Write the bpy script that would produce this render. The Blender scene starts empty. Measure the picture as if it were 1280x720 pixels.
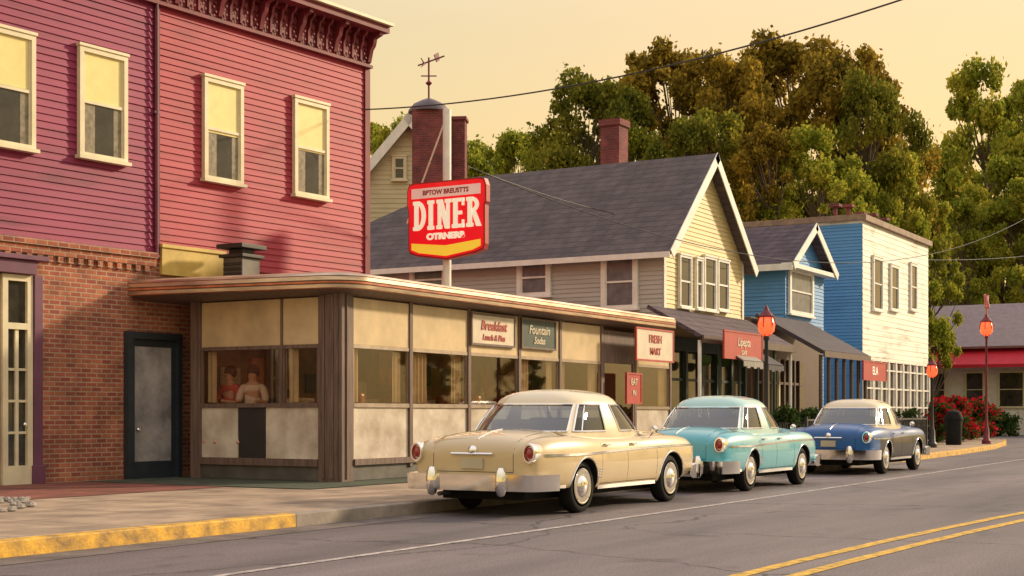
import bpy, bmesh, math, random
import numpy as np
from mathutils import Vector, Matrix
from mathutils.bvhtree import BVHTree
random.seed(7); np.random.seed(7)
sc = bpy.context.scene
COL = sc.collection
F=1800.0; H=1.26; HY=518.0
TH=math.atan(1050/1800); SN=math.sin(TH); CS=math.cos(TH)
def ray(px):
    r=(px-640)/F
    return (SN*r+CS, -CS*r+SN)
def ground(px,py,z=0.0):
    k=(H-z)*F/(py-HY); d=ray(px); return (d[0]*k,d[1]*k)
def at_t(px,t):
    d=ray(px); k=t/d[1]; return d[0]*k,k
def at_depth(px,k):
    d=ray(px); return d[0]*k,d[1]*k
class Fr:
    def __init__(s,ox,oy,deg=0):
        s.ox,s.oy,s.a=ox,oy,math.radians(deg); s.c,s.s=math.cos(s.a),math.sin(s.a)
    def loc(s,x,y): return (s.c*x+s.s*y, -s.s*x+s.c*y)
    def front(s,px,py=518,b=0.0):
        d=s.loc(*ray(px)); o=s.loc(-s.ox,-s.oy); k=(b-o[1])/d[1]
        return (o[0]+k*d[0], H+(HY-py)/F*k)
    def side(s,px,py=518,a=0.0):
        d=s.loc(*ray(px)); o=s.loc(-s.ox,-s.oy); k=(a-o[0])/d[0]
        return (o[1]+k*d[1], H+(HY-py)/F*k)
# ---------------------------------------------------------------- materials
def newmat(name):
    m=bpy.data.materials.new(name); m.use_nodes=True
    nt=m.node_tree; b=nt.nodes['Principled BSDF']
    return m,nt,b
def link(nt,a,b): nt.links.new(a,b)
def noise_node(nt,scale,detail=4,stretch=(1,1,1),rough=0.6):
    tc=nt.nodes.new('ShaderNodeTexCoord'); mp=nt.nodes.new('ShaderNodeMapping')
    mp.inputs['Scale'].default_value=stretch
    n=nt.nodes.new('ShaderNodeTexNoise'); n.inputs['Scale'].default_value=scale
    n.inputs['Detail'].default_value=detail; n.inputs['Roughness'].default_value=rough
    link(nt,tc.outputs['Object'],mp.inputs['Vector']); link(nt,mp.outputs[0],n.inputs['Vector'])
    return n
def mat(name,col,rough=0.6,metal=0.0,var=0.25,scale=3.0,stretch=(1,1,1),bump=0.0,bscale=None,coat=0.0,emis=0.0,spec=None,dirt=None):
    m,nt,b=newmat(name)
    c=(*col,1)
    b.inputs['Roughness'].default_value=rough; b.inputs['Metallic'].default_value=metal
    if coat: b.inputs['Coat Weight'].default_value=coat; b.inputs['Coat Roughness'].default_value=0.06
    if spec is not None: b.inputs['Specular IOR Level'].default_value=spec
    if var>0:
        n=noise_node(nt,scale,5,stretch)
        r=nt.nodes.new('ShaderNodeValToRGB')
        r.color_ramp.elements[0].position=0.3; r.color_ramp.elements[1].position=0.7
        lo=tuple(x*(1-var) for x in (dirt or col)); hi=tuple(min(1,x*(1+var*0.6)) for x in col)
        r.color_ramp.elements[0].color=(*lo,1); r.color_ramp.elements[1].color=(*hi,1)
        link(nt,n.outputs['Fac'],r.inputs['Fac']); link(nt,r.outputs['Color'],b.inputs['Base Color'])
    else: b.inputs['Base Color'].default_value=c
    if bump>0:
        n2=noise_node(nt,bscale or scale*6,4,stretch)
        bp=nt.nodes.new('ShaderNodeBump'); bp.inputs['Strength'].default_value=bump; bp.inputs['Distance'].default_value=0.02
        link(nt,n2.outputs['Fac'],bp.inputs['Height']); link(nt,bp.outputs[0],b.inputs['Normal'])
    if emis:
        b.inputs['Emission Color'].default_value=c; b.inputs['Emission Strength'].default_value=emis
    return m
def clapmat(name,col,var=.3,dirt=None):
    m,nt,b=newmat(name)
    n=noise_node(nt,1.6,6,(.3,.3,4)); n2=noise_node(nt,.5,3)
    ad=nt.nodes.new('ShaderNodeMath'); ad.operation='MULTIPLY_ADD'; ad.inputs[1].default_value=.55
    ml=nt.nodes.new('ShaderNodeMath'); ml.operation='MULTIPLY'; ml.inputs[1].default_value=.45
    link(nt,n2.outputs[0],ml.inputs[0]); link(nt,n.outputs[0],ad.inputs[0]); link(nt,ml.outputs[0],ad.inputs[2])
    r=nt.nodes.new('ShaderNodeValToRGB'); e=r.color_ramp.elements
    lo=tuple(x*(1-var) for x in (dirt or col)); hi=tuple(min(1,x*(1+var*.5)) for x in col)
    e[0].position=.34; e[0].color=(*lo,1); e[1].position=.66; e[1].color=(*hi,1); x=e.new(.48); x.color=(*col,1)
    link(nt,ad.outputs[0],r.inputs[0]); link(nt,r.outputs[0],b.inputs['Base Color'])
    b.inputs['Roughness'].default_value=.6
    n3=noise_node(nt,14,4,(.6,.6,4)); bp=nt.nodes.new('ShaderNodeBump'); bp.inputs['Strength'].default_value=.25; bp.inputs['Distance'].default_value=.01
    link(nt,n3.outputs[0],bp.inputs['Height']); link(nt,bp.outputs[0],b.inputs['Normal'])
    return m
def brickmat(name,c1,c2,mortar,w=0.21,h=0.072,ms=0.012,lo=.55):
    m,nt,b=newmat(name)
    tc=nt.nodes.new('ShaderNodeTexCoord'); sp=nt.nodes.new('ShaderNodeSeparateXYZ')
    ad=nt.nodes.new('ShaderNodeMath'); cb=nt.nodes.new('ShaderNodeCombineXYZ'); br=nt.nodes.new('ShaderNodeTexBrick')
    link(nt,tc.outputs['Object'],sp.inputs[0]); link(nt,sp.outputs[0],ad.inputs[0]); link(nt,sp.outputs[1],ad.inputs[1])
    link(nt,ad.outputs[0],cb.inputs[0]); link(nt,sp.outputs[2],cb.inputs[1]); link(nt,cb.outputs[0],br.inputs['Vector'])
    br.inputs['Scale'].default_value=1; br.inputs['Brick Width'].default_value=w; br.inputs['Row Height'].default_value=h
    br.inputs['Mortar Size'].default_value=ms; br.inputs['Color1'].default_value=(*c1,1); br.inputs['Color2'].default_value=(*c2,1)
    br.inputs['Mortar'].default_value=(*mortar,1); br.inputs['Mortar Smooth'].default_value=0.3
    n=noise_node(nt,2.0,4); mx=nt.nodes.new('ShaderNodeMix'); mx.data_type='RGBA'; mx.blend_type='MULTIPLY'
    rr=nt.nodes.new('ShaderNodeValToRGB'); rr.color_ramp.elements[0].position=.3; rr.color_ramp.elements[0].color=(lo,lo,lo,1); rr.color_ramp.elements[1].position=.65; rr.color_ramp.elements[1].color=(1.2,1.15,1.1,1)
    link(nt,n.outputs['Fac'],rr.inputs[0]); mx.inputs['Factor'].default_value=1
    link(nt,br.outputs['Color'],mx.inputs[6]); link(nt,rr.outputs[0],mx.inputs[7]); link(nt,mx.outputs[2],b.inputs['Base Color'])
    bp=nt.nodes.new('ShaderNodeBump'); bp.invert=True; bp.inputs['Strength'].default_value=.8; bp.inputs['Distance'].default_value=.015
    link(nt,br.outputs['Fac'],bp.inputs['Height']); link(nt,bp.outputs[0],b.inputs['Normal'])
    b.inputs['Roughness'].default_value=.85
    return m
def clearglass(name,tint=(.55,.52,.45),base=.06):
    m=bpy.data.materials.new(name); m.use_nodes=True; nt=m.node_tree; nt.nodes.clear()
    o=nt.nodes.new('ShaderNodeOutputMaterial'); mx=nt.nodes.new('ShaderNodeMixShader')
    t=nt.nodes.new('ShaderNodeBsdfTransparent'); g=nt.nodes.new('ShaderNodeBsdfGlossy'); lw=nt.nodes.new('ShaderNodeLayerWeight')
    t.inputs[0].default_value=(*tint,1); g.inputs['Roughness'].default_value=.02; g.inputs[0].default_value=(1,1,1,1)
    lw.inputs[0].default_value=.5; pw=nt.nodes.new('ShaderNodeMath'); pw.operation='POWER'; pw.inputs[1].default_value=4.0
    ad=nt.nodes.new('ShaderNodeMath'); ad.operation='MULTIPLY_ADD'; ad.inputs[1].default_value=.9; ad.inputs[2].default_value=base; ad.use_clamp=True
    link(nt,lw.outputs['Facing'],pw.inputs[0]); link(nt,pw.outputs[0],ad.inputs[0]); link(nt,ad.outputs[0],mx.inputs[0]); link(nt,t.outputs[0],mx.inputs[1]); link(nt,g.outputs[0],mx.inputs[2]); link(nt,mx.outputs[0],o.inputs[0])
    return m
def leafmat(name,dark,mid,light,tr=.35):
    m=bpy.data.materials.new(name); m.use_nodes=True; nt=m.node_tree; nt.nodes.clear()
    o=nt.nodes.new('ShaderNodeOutputMaterial'); mx=nt.nodes.new('ShaderNodeMixShader'); mx.inputs[0].default_value=tr
    d=nt.nodes.new('ShaderNodeBsdfDiffuse'); t=nt.nodes.new('ShaderNodeBsdfTranslucent')
    g=nt.nodes.new('ShaderNodeNewGeometry'); r=nt.nodes.new('ShaderNodeValToRGB')
    n=noise_node(nt,.35,3); ad=nt.nodes.new('ShaderNodeMath'); ad.operation='MULTIPLY_ADD'; ad.inputs[1].default_value=.45
    sb=nt.nodes.new('ShaderNodeMath'); sb.operation='MULTIPLY_ADD'; sb.inputs[1].default_value=1.3; sb.inputs[2].default_value=-.38
    link(nt,n.outputs['Fac'],sb.inputs[0]); link(nt,g.outputs['Random Per Island'],ad.inputs[0]); link(nt,sb.outputs[0],ad.inputs[2])
    e=r.color_ramp.elements; e[0].position=.15; e[0].color=(*dark,1); e[1].position=.9; e[1].color=(*light,1); x=e.new(.5); x.color=(*mid,1)
    link(nt,ad.outputs[0],r.inputs[0]); link(nt,r.outputs[0],d.inputs[0]); link(nt,r.outputs[0],t.inputs[0])
    link(nt,d.outputs[0],mx.inputs[1]); link(nt,t.outputs[0],mx.inputs[2]); link(nt,mx.outputs[0],o.inputs[0])
    return m
M={}
M['red']=clapmat('red clapboard paint',(.375,.032,.062),.38)
M['magenta']=clapmat('plum red clapboard with shadow tone',(.265,.022,.085),.42)  # darker copy of the red, with the left part's shadow in the colour
M['darkred']=mat('dark red trim',(.19,.02,.035),.6,var=.35)
M['plum']=mat('plum trim',(.15,.05,.10),.5,var=.25)
M['brick']=brickmat('red brick',(.46,.155,.08),(.28,.07,.05),(.44,.29,.21),.21,.078,.014)
M['chimbrick']=brickmat('chimney brick',(.26,.05,.05),(.17,.035,.04),(.20,.11,.11))
M['cream']=mat('cream trim paint',(.74,.66,.46),.5,var=.16)
M['white']=mat('white trim paint',(.82,.80,.74),.5,var=.14)
M['panel']=mat('tan enamel panel',(.66,.50,.29),.4,var=.25,scale=1.4,bump=.08)
M['panelw']=mat('off white enamel panel',(.68,.61,.52),.4,var=.25,scale=1.6,bump=.08,dirt=(.5,.39,.29))
M['wood']=mat('weathered brown post',(.17,.11,.09),.55,var=.45,scale=3,stretch=(6,6,.5),bump=.2)
M['steel']=mat('brushed steel',(.42,.35,.30),.35,.8,var=.25,scale=4,stretch=(1,1,.3))
M['chrome']=mat('chrome',(.92,.90,.87),.08,1.0,var=0)
M['chromeband']=mat('tarnished chrome band',(.74,.58,.45),.3,.85,var=.45,scale=2.2,stretch=(.6,.6,4))
M['chromedark']=mat('dark rib groove',(.18,.10,.07),.5,.4,var=.3)
M['redband']=mat('faded orange enamel band',(.55,.16,.07),.4,var=.5,coat=.2)
M['rooftan']=mat('tan roof',(.42,.25,.17),.7,var=.4)
M['dark']=mat('dark metal',(.03,.028,.028),.5,var=.2)
M['grey']=mat('grey metal',(.14,.13,.12),.5,.3,var=.3)
M['black']=mat('black rubber',(.014,.014,.014),.8,var=.2,spec=.2)
M['interior']=mat('interior wall',(.36,.20,.11),.7,var=.45,scale=1.5)
M['booth']=mat('booth vinyl',(.34,.06,.04),.4,var=.2)
M['drape']=mat('tan curtain cloth',(.60,.45,.28),.8,var=.15)
M['glass']=clearglass('diner glass',(.82,.76,.68),.08)
M['carglass']=clearglass('car glass',(.42,.44,.43),.06)
M['carglassr']=clearglass('car rear glass',(.52,.56,.56),.16)
M['winglass']=mat('dark window glass',(.045,.040,.036),.06,var=.7,scale=2.2,spec=.8)
M['skyreflect']=mat('upper pane with painted sky reflection',(.84,.72,.30),.3,var=.12,coat=.5)  # yellow stands for the bright sky reflected in the upper panes
M['pale']=mat('dull grey window glass',(.16,.165,.17),.35,var=.5,scale=3)  # grey tone stands for dark glass with muted reflections
M['curtain']=mat('lace curtain behind glass',(.24,.20,.14),.3,var=.6,scale=9,coat=.4)
M['shingle']=brickmat('grey shingles',(.120,.100,.110),(.088,.074,.082),(.065,.054,.06),.35,.16,.010,.8)
M['shinglep']=brickmat('plum shingles',(.12,.085,.11),(.085,.06,.08),(.04,.03,.036),.35,.16,.012,.7)
M['greyclap']=clapmat('grey clapboard paint',(.46,.455,.42),.18)
M['yellowclap']=clapmat('yellow clapboard paint',(.70,.57,.29),.2)
M['creamclap']=clapmat('cream clapboard paint',(.64,.57,.36),.25)
M['blueclap']=clapmat('blue clapboard paint',(.095,.285,.58),.25)
M['oldwhite']=clapmat('peeling white clapboard',(.84,.81,.72),.3,dirt=(.52,.42,.31))
M['concrete']=mat('kerb concrete',(.30,.255,.22),.85,var=.3,bump=.3)
M['yellowpaint']=mat('yellow kerb paint',(.72,.40,.03),.6,var=.35,scale=6,bump=.3,dirt=(.42,.25,.08))
M['roadyellow']=mat('yellow road paint',(.75,.44,.04),.6,var=.35,scale=9,dirt=(.4,.25,.06))
M['roadwhite']=mat('white road paint',(.54,.48,.46),.7,var=.5,scale=9,dirt=(.27,.21,.20))
M['signred']=mat('red enamel with added glow',(.74,.006,.014),.3,var=.08,coat=.3,emis=.5)  # emission added to brighten the sign side turned from the sun
M['signdark']=mat('dark red sign rim',(.35,.02,.02),.4,var=.15)
M['signwhite']=mat('cream lettering with added glow',(.90,.84,.66),.4,var=0,emis=.4)  # small emission keeps the shaded lettering bright
M['signyellow']=mat('yellow enamel with added glow',(.90,.62,.05),.35,var=.05,emis=.38)  # glow added to the shaded yellow band
M['signcream']=mat('cream sign board',(.70,.60,.46),.5,var=.15)
M['signpink']=mat('pale pink band with added glow',(.82,.56,.50),.4,var=.12,emis=.25)  # glow added because the band faces away from the sun
M['signrust']=mat('rust red sign',(.44,.045,.035),.5,var=.15)
M['awnred']=mat('red awning canvas',(.55,.012,.03),.7,var=.15)
M['awndark']=mat('dark awning canvas',(.055,.042,.055),.7,var=.3)
M['awngrey']=mat('grey awning canvas',(.30,.28,.25),.7,var=.2)
M['shopgreen']=mat('dark green shopfront paint',(.03,.06,.05),.5,var=.2)
M['shopbrown']=mat('brown shopfront',(.10,.06,.045),.5,var=.2)
M['lamp']=mat('lit orange red lantern glass',(1.0,.10,.03),.3,var=0,emis=1.5)
M['fillbulb']=mat('added warm fill light',(1.0,.62,.28),.3,var=0,emis=16)  # added glow that brightens the diner interior
M['bark']=mat('bark',(.14,.10,.07),.9,var=.4,stretch=(4,4,1),bump=.5)
M['skin']=mat('skin',(.60,.33,.22),.5,var=.05)
M['hair']=mat('hair',(.12,.045,.025),.6,var=.2)
M['shirtw']=mat('white shirt',(.78,.62,.55),.7,var=.1)
M['shirtr']=mat('red shirt',(.62,.10,.08),.7,var=.1)
M['trouser']=mat('dark trousers',(.04,.04,.05),.7,var=.1)
M['taillight']=mat('tail light red',(.30,.008,.008),.15,var=0,coat=1)
M['lens']=mat('headlight lens',(.7,.7,.68),.1,var=0,coat=1)
M['plate']=mat('licence plate',(.50,.44,.30),.4,var=.1)
M['seat']=mat('car seat cloth',(.14,.09,.06),.7,var=.2)
M['mulch']=brickmat('red brick paving',(.30,.10,.075),(.20,.07,.055),(.14,.09,.07),.2,.1,.01)
M['mat']=mat('dark green paving',(.075,.09,.06),.85,var=.45,scale=4,bump=.3)
M['gravel']=mat('pale gravel',(.42,.38,.34),.9,var=.6,scale=18,bump=.8)
M['terra']=mat('terracotta pot',(.35,.12,.07),.8,var=.2)
M['leafA']=leafmat('leaves olive',(.070,.088,.016),(.21,.215,.034),(.48,.39,.055),.5)
M['leafB']=leafmat('leaves yellow green',(.11,.155,.018),(.32,.34,.045),(.66,.55,.08),.5)
M['leafD']=leafmat('leaves golden brown',(.10,.078,.018),(.28,.20,.032),(.60,.40,.055),.5)
M['leafC']=leafmat('hedge leaves',(.02,.045,.012),(.06,.10,.03),(.13,.16,.04),.3)
M['petal']=leafmat('red petals',(.30,.01,.02),(.52,.015,.03),(.65,.05,.06),.3)
def asphalt():
    m,nt,b=newmat('asphalt')
    n=noise_node(nt,.5,6,(.22,1.6,1)); n2=noise_node(nt,45,3)
    r=nt.nodes.new('ShaderNodeValToRGB'); e=r.color_ramp.elements
    e[0].position=.3; e[0].color=(.088,.076,.086,1); e[1].position=.7; e[1].color=(.205,.172,.182,1)
    link(nt,n.outputs[0],r.inputs[0])
    r2=nt.nodes.new('ShaderNodeValToRGB'); r2.color_ramp.elements[0].position=.3; r2.color_ramp.elements[0].color=(.55,.55,.55,1); r2.color_ramp.elements[1].position=.7; r2.color_ramp.elements[1].color=(1.4,1.35,1.3,1)
    link(nt,n2.outputs[0],r2.inputs[0])
    mx=nt.nodes.new('ShaderNodeMix'); mx.data_type='RGBA'; mx.blend_type='MULTIPLY'; mx.inputs['Factor'].default_value=1
    link(nt,r.outputs[0],mx.inputs[6]); link(nt,r2.outputs[0],mx.inputs[7])
    # oil drips / stains
    n4=noise_node(nt,1.1,5); r4=nt.nodes.new('ShaderNodeValToRGB'); r4.color_ramp.elements[0].position=.28; r4.color_ramp.elements[0].color=(.5,.5,.5,1); r4.color_ramp.elements[1].position=.40; r4.color_ramp.elements[1].color=(1,1,1,1)
    link(nt,n4.outputs[0],r4.inputs[0]); m4=nt.nodes.new('ShaderNodeMix'); m4.data_type='RGBA'; m4.blend_type='MULTIPLY'; m4.inputs['Factor'].default_value=1
    link(nt,mx.outputs[2],m4.inputs[6]); link(nt,r4.outputs[0],m4.inputs[7])
    tc=nt.nodes.new('ShaderNodeTexCoord'); v=nt.nodes.new('ShaderNodeTexVoronoi'); v.feature='DISTANCE_TO_EDGE'; v.inputs['Scale'].default_value=.33
    nn=noise_node(nt,1.5,4); mv=nt.nodes.new('ShaderNodeMix'); mv.data_type='VECTOR'; mv.inputs['Factor'].default_value=.35
    link(nt,tc.outputs['Object'],mv.inputs[4]); link(nt,nn.outputs['Color'],mv.inputs[5]); link(nt,mv.outputs[1],v.inputs['Vector'])
    cr=nt.nodes.new('ShaderNodeMath'); cr.operation='GREATER_THAN'; cr.inputs[1].default_value=.005; link(nt,v.outputs['Distance'],cr.inputs[0])
    m2=nt.nodes.new('ShaderNodeMix'); m2.data_type='RGBA'; m2.inputs[6].default_value=(.055,.045,.05,1); link(nt,cr.outputs[0],m2.inputs['Factor']); link(nt,m4.outputs[2],m2.inputs[7])
    link(nt,m2.outputs[2],b.inputs['Base Color']); b.inputs['Roughness'].default_value=.66
    bp=nt.nodes.new('ShaderNodeBump'); bp.inputs['Strength'].default_value=.35; bp.inputs['Distance'].default_value=.01; link(nt,n2.outputs[0],bp.inputs['Height']); link(nt,bp.outputs[0],b.inputs['Normal'])
    return m
M['asphalt']=asphalt()
def pavement():
    m,nt,b=newmat('pavement slabs')
    tc=nt.nodes.new('ShaderNodeTexCoord'); br=nt.nodes.new('ShaderNodeTexBrick'); br.offset=0
    link(nt,tc.outputs['Object'],br.inputs['Vector']); br.inputs['Scale'].default_value=1; br.inputs['Brick Width'].default_value=1.5; br.inputs['Row Height'].default_value=1.5
    br.inputs['Mortar Size'].default_value=.014; br.inputs['Color1'].default_value=(.45,.34,.245,1); br.inputs['Color2'].default_value=(.37,.28,.205,1); br.inputs['Mortar'].default_value=(.14,.105,.08,1)
    n=noise_node(nt,1.6,6); r=nt.nodes.new('ShaderNodeValToRGB'); r.color_ramp.elements[0].position=.3; r.color_ramp.elements[0].color=(.52,.5,.5,1); r.color_ramp.elements[1].position=.65; r.color_ramp.elements[1].color=(1.15,1.12,1.08,1)
    link(nt,n.outputs[0],r.inputs[0]); mx=nt.nodes.new('ShaderNodeMix'); mx.data_type='RGBA'; mx.blend_type='MULTIPLY'; mx.inputs['Factor'].default_value=1
    link(nt,br.outputs[0],mx.inputs[6]); link(nt,r.outputs[0],mx.inputs[7]); link(nt,mx.outputs[2],b.inputs['Base Color']); b.inputs['Roughness'].default_value=.85
    n2=noise_node(nt,40,3); bp=nt.nodes.new('ShaderNodeBump'); bp.inputs['Strength'].default_value=.3; bp.inputs['Distance'].default_value=.01; link(nt,n2.outputs[0],bp.inputs['Height']); link(nt,bp.outputs[0],b.inputs['Normal'])
    return m
M['pave']=pavement()
M['grass']=mat('rough grass',(.10,.11,.03),.95,var=.5,scale=.8,bump=.6)
# ---------------------------------------------------------------- mesh kit
def addobj(name,data,parent=None,loc=(0,0,0),rotz=0.0):
    o=bpy.data.objects.new(name,data); COL.objects.link(o); o.location=loc; o.rotation_euler=(0,0,rotz)
    if parent: o.parent=parent
    return o
def thing(name,label,cat,loc=(0,0,0),rotz=0.0,group=None):
    o=addobj(name,None,None,loc,rotz); o.empty_display_size=.3; o['label']=label; o['category']=cat
    if group: o['group']=group
    return o
def tag(o,label,cat,group=None):
    o['label']=label; o['category']=cat
    if group: o['group']=group
def sharp(me,deg=38):
    bm=bmesh.new(); bm.from_mesh(me); a=math.radians(deg)
    for f in bm.faces: f.smooth=True
    for e in bm.edges:
        e.smooth = not (len(e.link_faces)!=2 or e.calc_face_angle(0)>a)
    bm.to_mesh(me); bm.free()
class MB:
    def __init__(s): s.v=[];s.f=[];s.m=[]
    def add(s,vs,fs,mi=0):
        n=len(s.v); s.v+= [tuple(p) for p in vs]; s.f+=[tuple(i+n for i in f) for f in fs]; s.m+=[mi]*len(fs)
    def box(s,x0,x1,y0,y1,z0,z1,mi=0):
        if x0>x1:x0,x1=x1,x0
        if y0>y1:y0,y1=y1,y0
        if z0>z1:z0,z1=z1,z0
        s.add([(x0,y0,z0),(x1,y0,z0),(x1,y1,z0),(x0,y1,z0),(x0,y0,z1),(x1,y0,z1),(x1,y1,z1),(x0,y1,z1)],
              [(0,3,2,1),(4,5,6,7),(0,1,5,4),(1,2,6,5),(2,3,7,6),(3,0,4,7)],mi); return s
    def quad(s,a,b,c,d,mi=0): s.add([a,b,c,d],[(0,1,2,3)],mi); return s
    def poly(s,pts,mi=0): s.add(pts,[tuple(range(len(pts)))],mi); return s
    def slab(s,pts,th,mi=0):
        p=[Vector(q) for q in pts]; n=(p[1]-p[0]).cross(p[2]-p[0]).normalized()
        if n.z<0: p.reverse(); n=-n
        q=[a-n*th for a in p]; k=len(p)
        s.add([*p,*q],[tuple(range(k)),tuple(range(2*k-1,k-1,-1))]+[(i,i+k,(i+1)%k+k,(i+1)%k) for i in range(k)],mi); return s
    def prism(s,poly2,axis,a0,a1,mi=0):
        k=len(poly2)
        def P(u,v,a):
            return (u,a,v) if axis=='y' else ((a,u,v) if axis=='x' else (u,v,a))
        s.add([P(u,v,a0) for u,v in poly2]+[P(u,v,a1) for u,v in poly2],
              [tuple(range(k-1,-1,-1)),tuple(range(k,2*k))]+[(i,(i+1)%k,(i+1)%k+k,i+k) for i in range(k)],mi); return s
    def cyl(s,p0,p1,r,r2=None,n=12,mi=0,caps=True):
        p0=Vector(p0);p1=Vector(p1);r2=r if r2 is None else r2
        d=(p1-p0).normalized(); u=d.orthogonal().normalized(); w=d.cross(u)
        A=[p0+(u*math.cos(2*math.pi*i/n)+w*math.sin(2*math.pi*i/n))*r for i in range(n)]
        B=[p1+(u*math.cos(2*math.pi*i/n)+w*math.sin(2*math.pi*i/n))*r2 for i in range(n)]
        fs=[(i,(i+1)%n,(i+1)%n+n,i+n) for i in range(n)]
        if caps: fs+= [tuple(range(n-1,-1,-1)),tuple(range(n,2*n))]
        s.add([*A,*B],fs,mi); return s
    def lathe(s,prof,c=(0,0,0),axis='z',n=24,mi=0):
        vs=[]
        for r,h in prof:
            for i in range(n):
                a=2*math.pi*i/n; x,y=r*math.cos(a),r*math.sin(a)
                p={'z':(x,y,h),'y':(x,h,y),'x':(h,x,y)}[axis]
                vs.append((p[0]+c[0],p[1]+c[1],p[2]+c[2]))
        fs=[]
        for j in range(len(prof)-1):
            for i in range(n): fs.append((j*n+i,j*n+(i+1)%n,(j+1)*n+(i+1)%n,(j+1)*n+i))
        fs.append(tuple(range(n-1,-1,-1))); k=(len(prof)-1)*n; fs.append(tuple(range(k,k+n)))
        s.add(vs,fs,mi); return s
    def sweep(s,path,prof,closed=False,mi=0,up=Vector((0,0,1)),caps=True):
        path=[Vector(p) for p in path]; n=len(path);k=len(prof); vs=[]
        for i,p in enumerate(path):
            a=path[(i-1)%n] if (closed or i>0) else path[i]; b=path[(i+1)%n] if (closed or i<n-1) else path[i]
            t=(b-a).normalized(); nn=t.cross(up).normalized(); uu=nn.cross(t).normalized()
            for (u,v) in prof: vs.append(p+nn*u+uu*v)
        fs=[]
        for i in range(n if closed else n-1):
            j=(i+1)%n
            for q in range(k): fs.append((i*k+q,i*k+(q+1)%k,j*k+(q+1)%k,j*k+q))
        if not closed and caps: fs.append(tuple(range(k-1,-1,-1))); fs.append(tuple((n-1)*k+q for q in range(k)))
        s.add(vs,fs,mi); return s
    def obj(s,name,parent=None,mats=('white',),loc=(0,0,0),rotz=0.0,smooth=None,bevel=0,fix=True):
        me=bpy.data.meshes.new(name); me.from_pydata(s.v,[],s.f)
        for q in mats: me.materials.append(M[q] if isinstance(q,str) else q)
        me.polygons.foreach_set('material_index',s.m)
        if fix:
            bm=bmesh.new(); bm.from_mesh(me); bmesh.ops.recalc_face_normals(bm,faces=bm.faces); bm.to_mesh(me); bm.free()
        if smooth: sharp(me,smooth)
        me.update()
        o=addobj(name,me,parent,loc,rotz)
        if bevel:
            b=o.modifiers.new('bevel','BEVEL'); b.width=bevel; b.segments=2; b.limit_method='ANGLE'; b.angle_limit=math.radians(40)
        return o
def circ(r,n=8,ph=0): return [(r*math.cos(2*math.pi*i/n+ph),r*math.sin(2*math.pi*i/n+ph)) for i in range(n)]
def textobj(body,size,parent,loc,face,matn,name='lettering',depth=.012,bold=.0,sx=1.0,shear=0.0,align='CENTER'):
    cu=bpy.data.curves.new('t','FONT'); cu.body=body; cu.size=size; cu.extrude=depth; cu.offset=bold; cu.align_x=align; cu.align_y='CENTER'; cu.shear=shear
    t=bpy.data.objects.new('t',cu); COL.objects.link(t); dg=bpy.context.evaluated_depsgraph_get(); dg.update()
    me=bpy.data.meshes.new_from_object(t.evaluated_get(dg)); COL.objects.unlink(t); bpy.data.objects.remove(t)
    me.materials.clear(); me.materials.append(M[matn])
    if face=='-y': Rm=Matrix(((1,0,0),(0,0,-1),(0,1,0)))
    else: Rm=Matrix(((0,0,-1),(-1,0,0),(0,1,0)))
    me.transform(Rm.to_4x4() @ Matrix.Diagonal((sx,1,1,1)))
    return addobj(name,me,parent,loc)
def clap(mb,z0,z1,fn,pitch=.12,out=.022,y=0.0,mi=0):
    n=max(1,int(round((z1-z0)/pitch))); p=(z1-z0)/n
    for i in range(n):
        za=z0+i*p; zb=za+p; A0,A1=fn(za); B0,B1=fn(zb)
        if A1-A0<.02: continue
        j=random.uniform(-.004,.004)
        mb.quad((A0,y-out-j,za),(A1,y-out+j,za),(B1,y-.002,zb),(B0,y-.002,zb),mi)
        mb.quad((A0,y-.002,za),(A1,y-.002,za),(A1,y-out+j,za),(A0,y-out-j,za),mi)
def window(parent,x,y,z,w,h,rotz=0.0,frame='cream',style='double',fw=.08,name='window'):
    mb=MB(); o=-.085
    mb.box(-w/2,-w/2+fw,o,.0,0,h); mb.box(w/2-fw,w/2,o,.0,0,h); mb.box(-w/2+fw,w/2-fw,o,.0,h-fw,h); mb.box(-w/2+fw,w/2-fw,o,.0,0,fw*.7)
    mb.box(-w/2-.04,w/2+.04,o-.05,.0,-.06,-.002); mb.box(-w/2-.02,w/2+.02,o-.02,0,h+.002,h+.05)
    iw=w/2-fw; s=.035
    mb.box(-iw,iw,o+.02,0,h*.5-.025,h*.5+.025)
    mb.box(-iw,-iw+s,o+.028,0,fw*.7,h-fw); mb.box(iw-s,iw,o+.028,0,fw*.7,h-fw)
    fo=mb.obj(name,parent,(frame,),(x,y,z),rotz)
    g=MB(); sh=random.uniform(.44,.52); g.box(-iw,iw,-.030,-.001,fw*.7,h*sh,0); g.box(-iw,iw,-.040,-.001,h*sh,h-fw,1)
    if style=='double':
        g.box(-iw+.03,-iw+iw*.62,-.034,-.028,fw*.7,h*sh-.01,2); g.box(iw-iw*.45,iw-.03,-.034,-.028,fw*.7,h*sh-.01,2)
    if style=='pale': g.obj('window_pane',fo,('pale','pale','curtain'))
    else: g.obj('window_pane',fo,('winglass','skyreflect' if style=='double' else 'winglass','curtain'))
    return fo
R90=-math.pi/2
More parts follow.
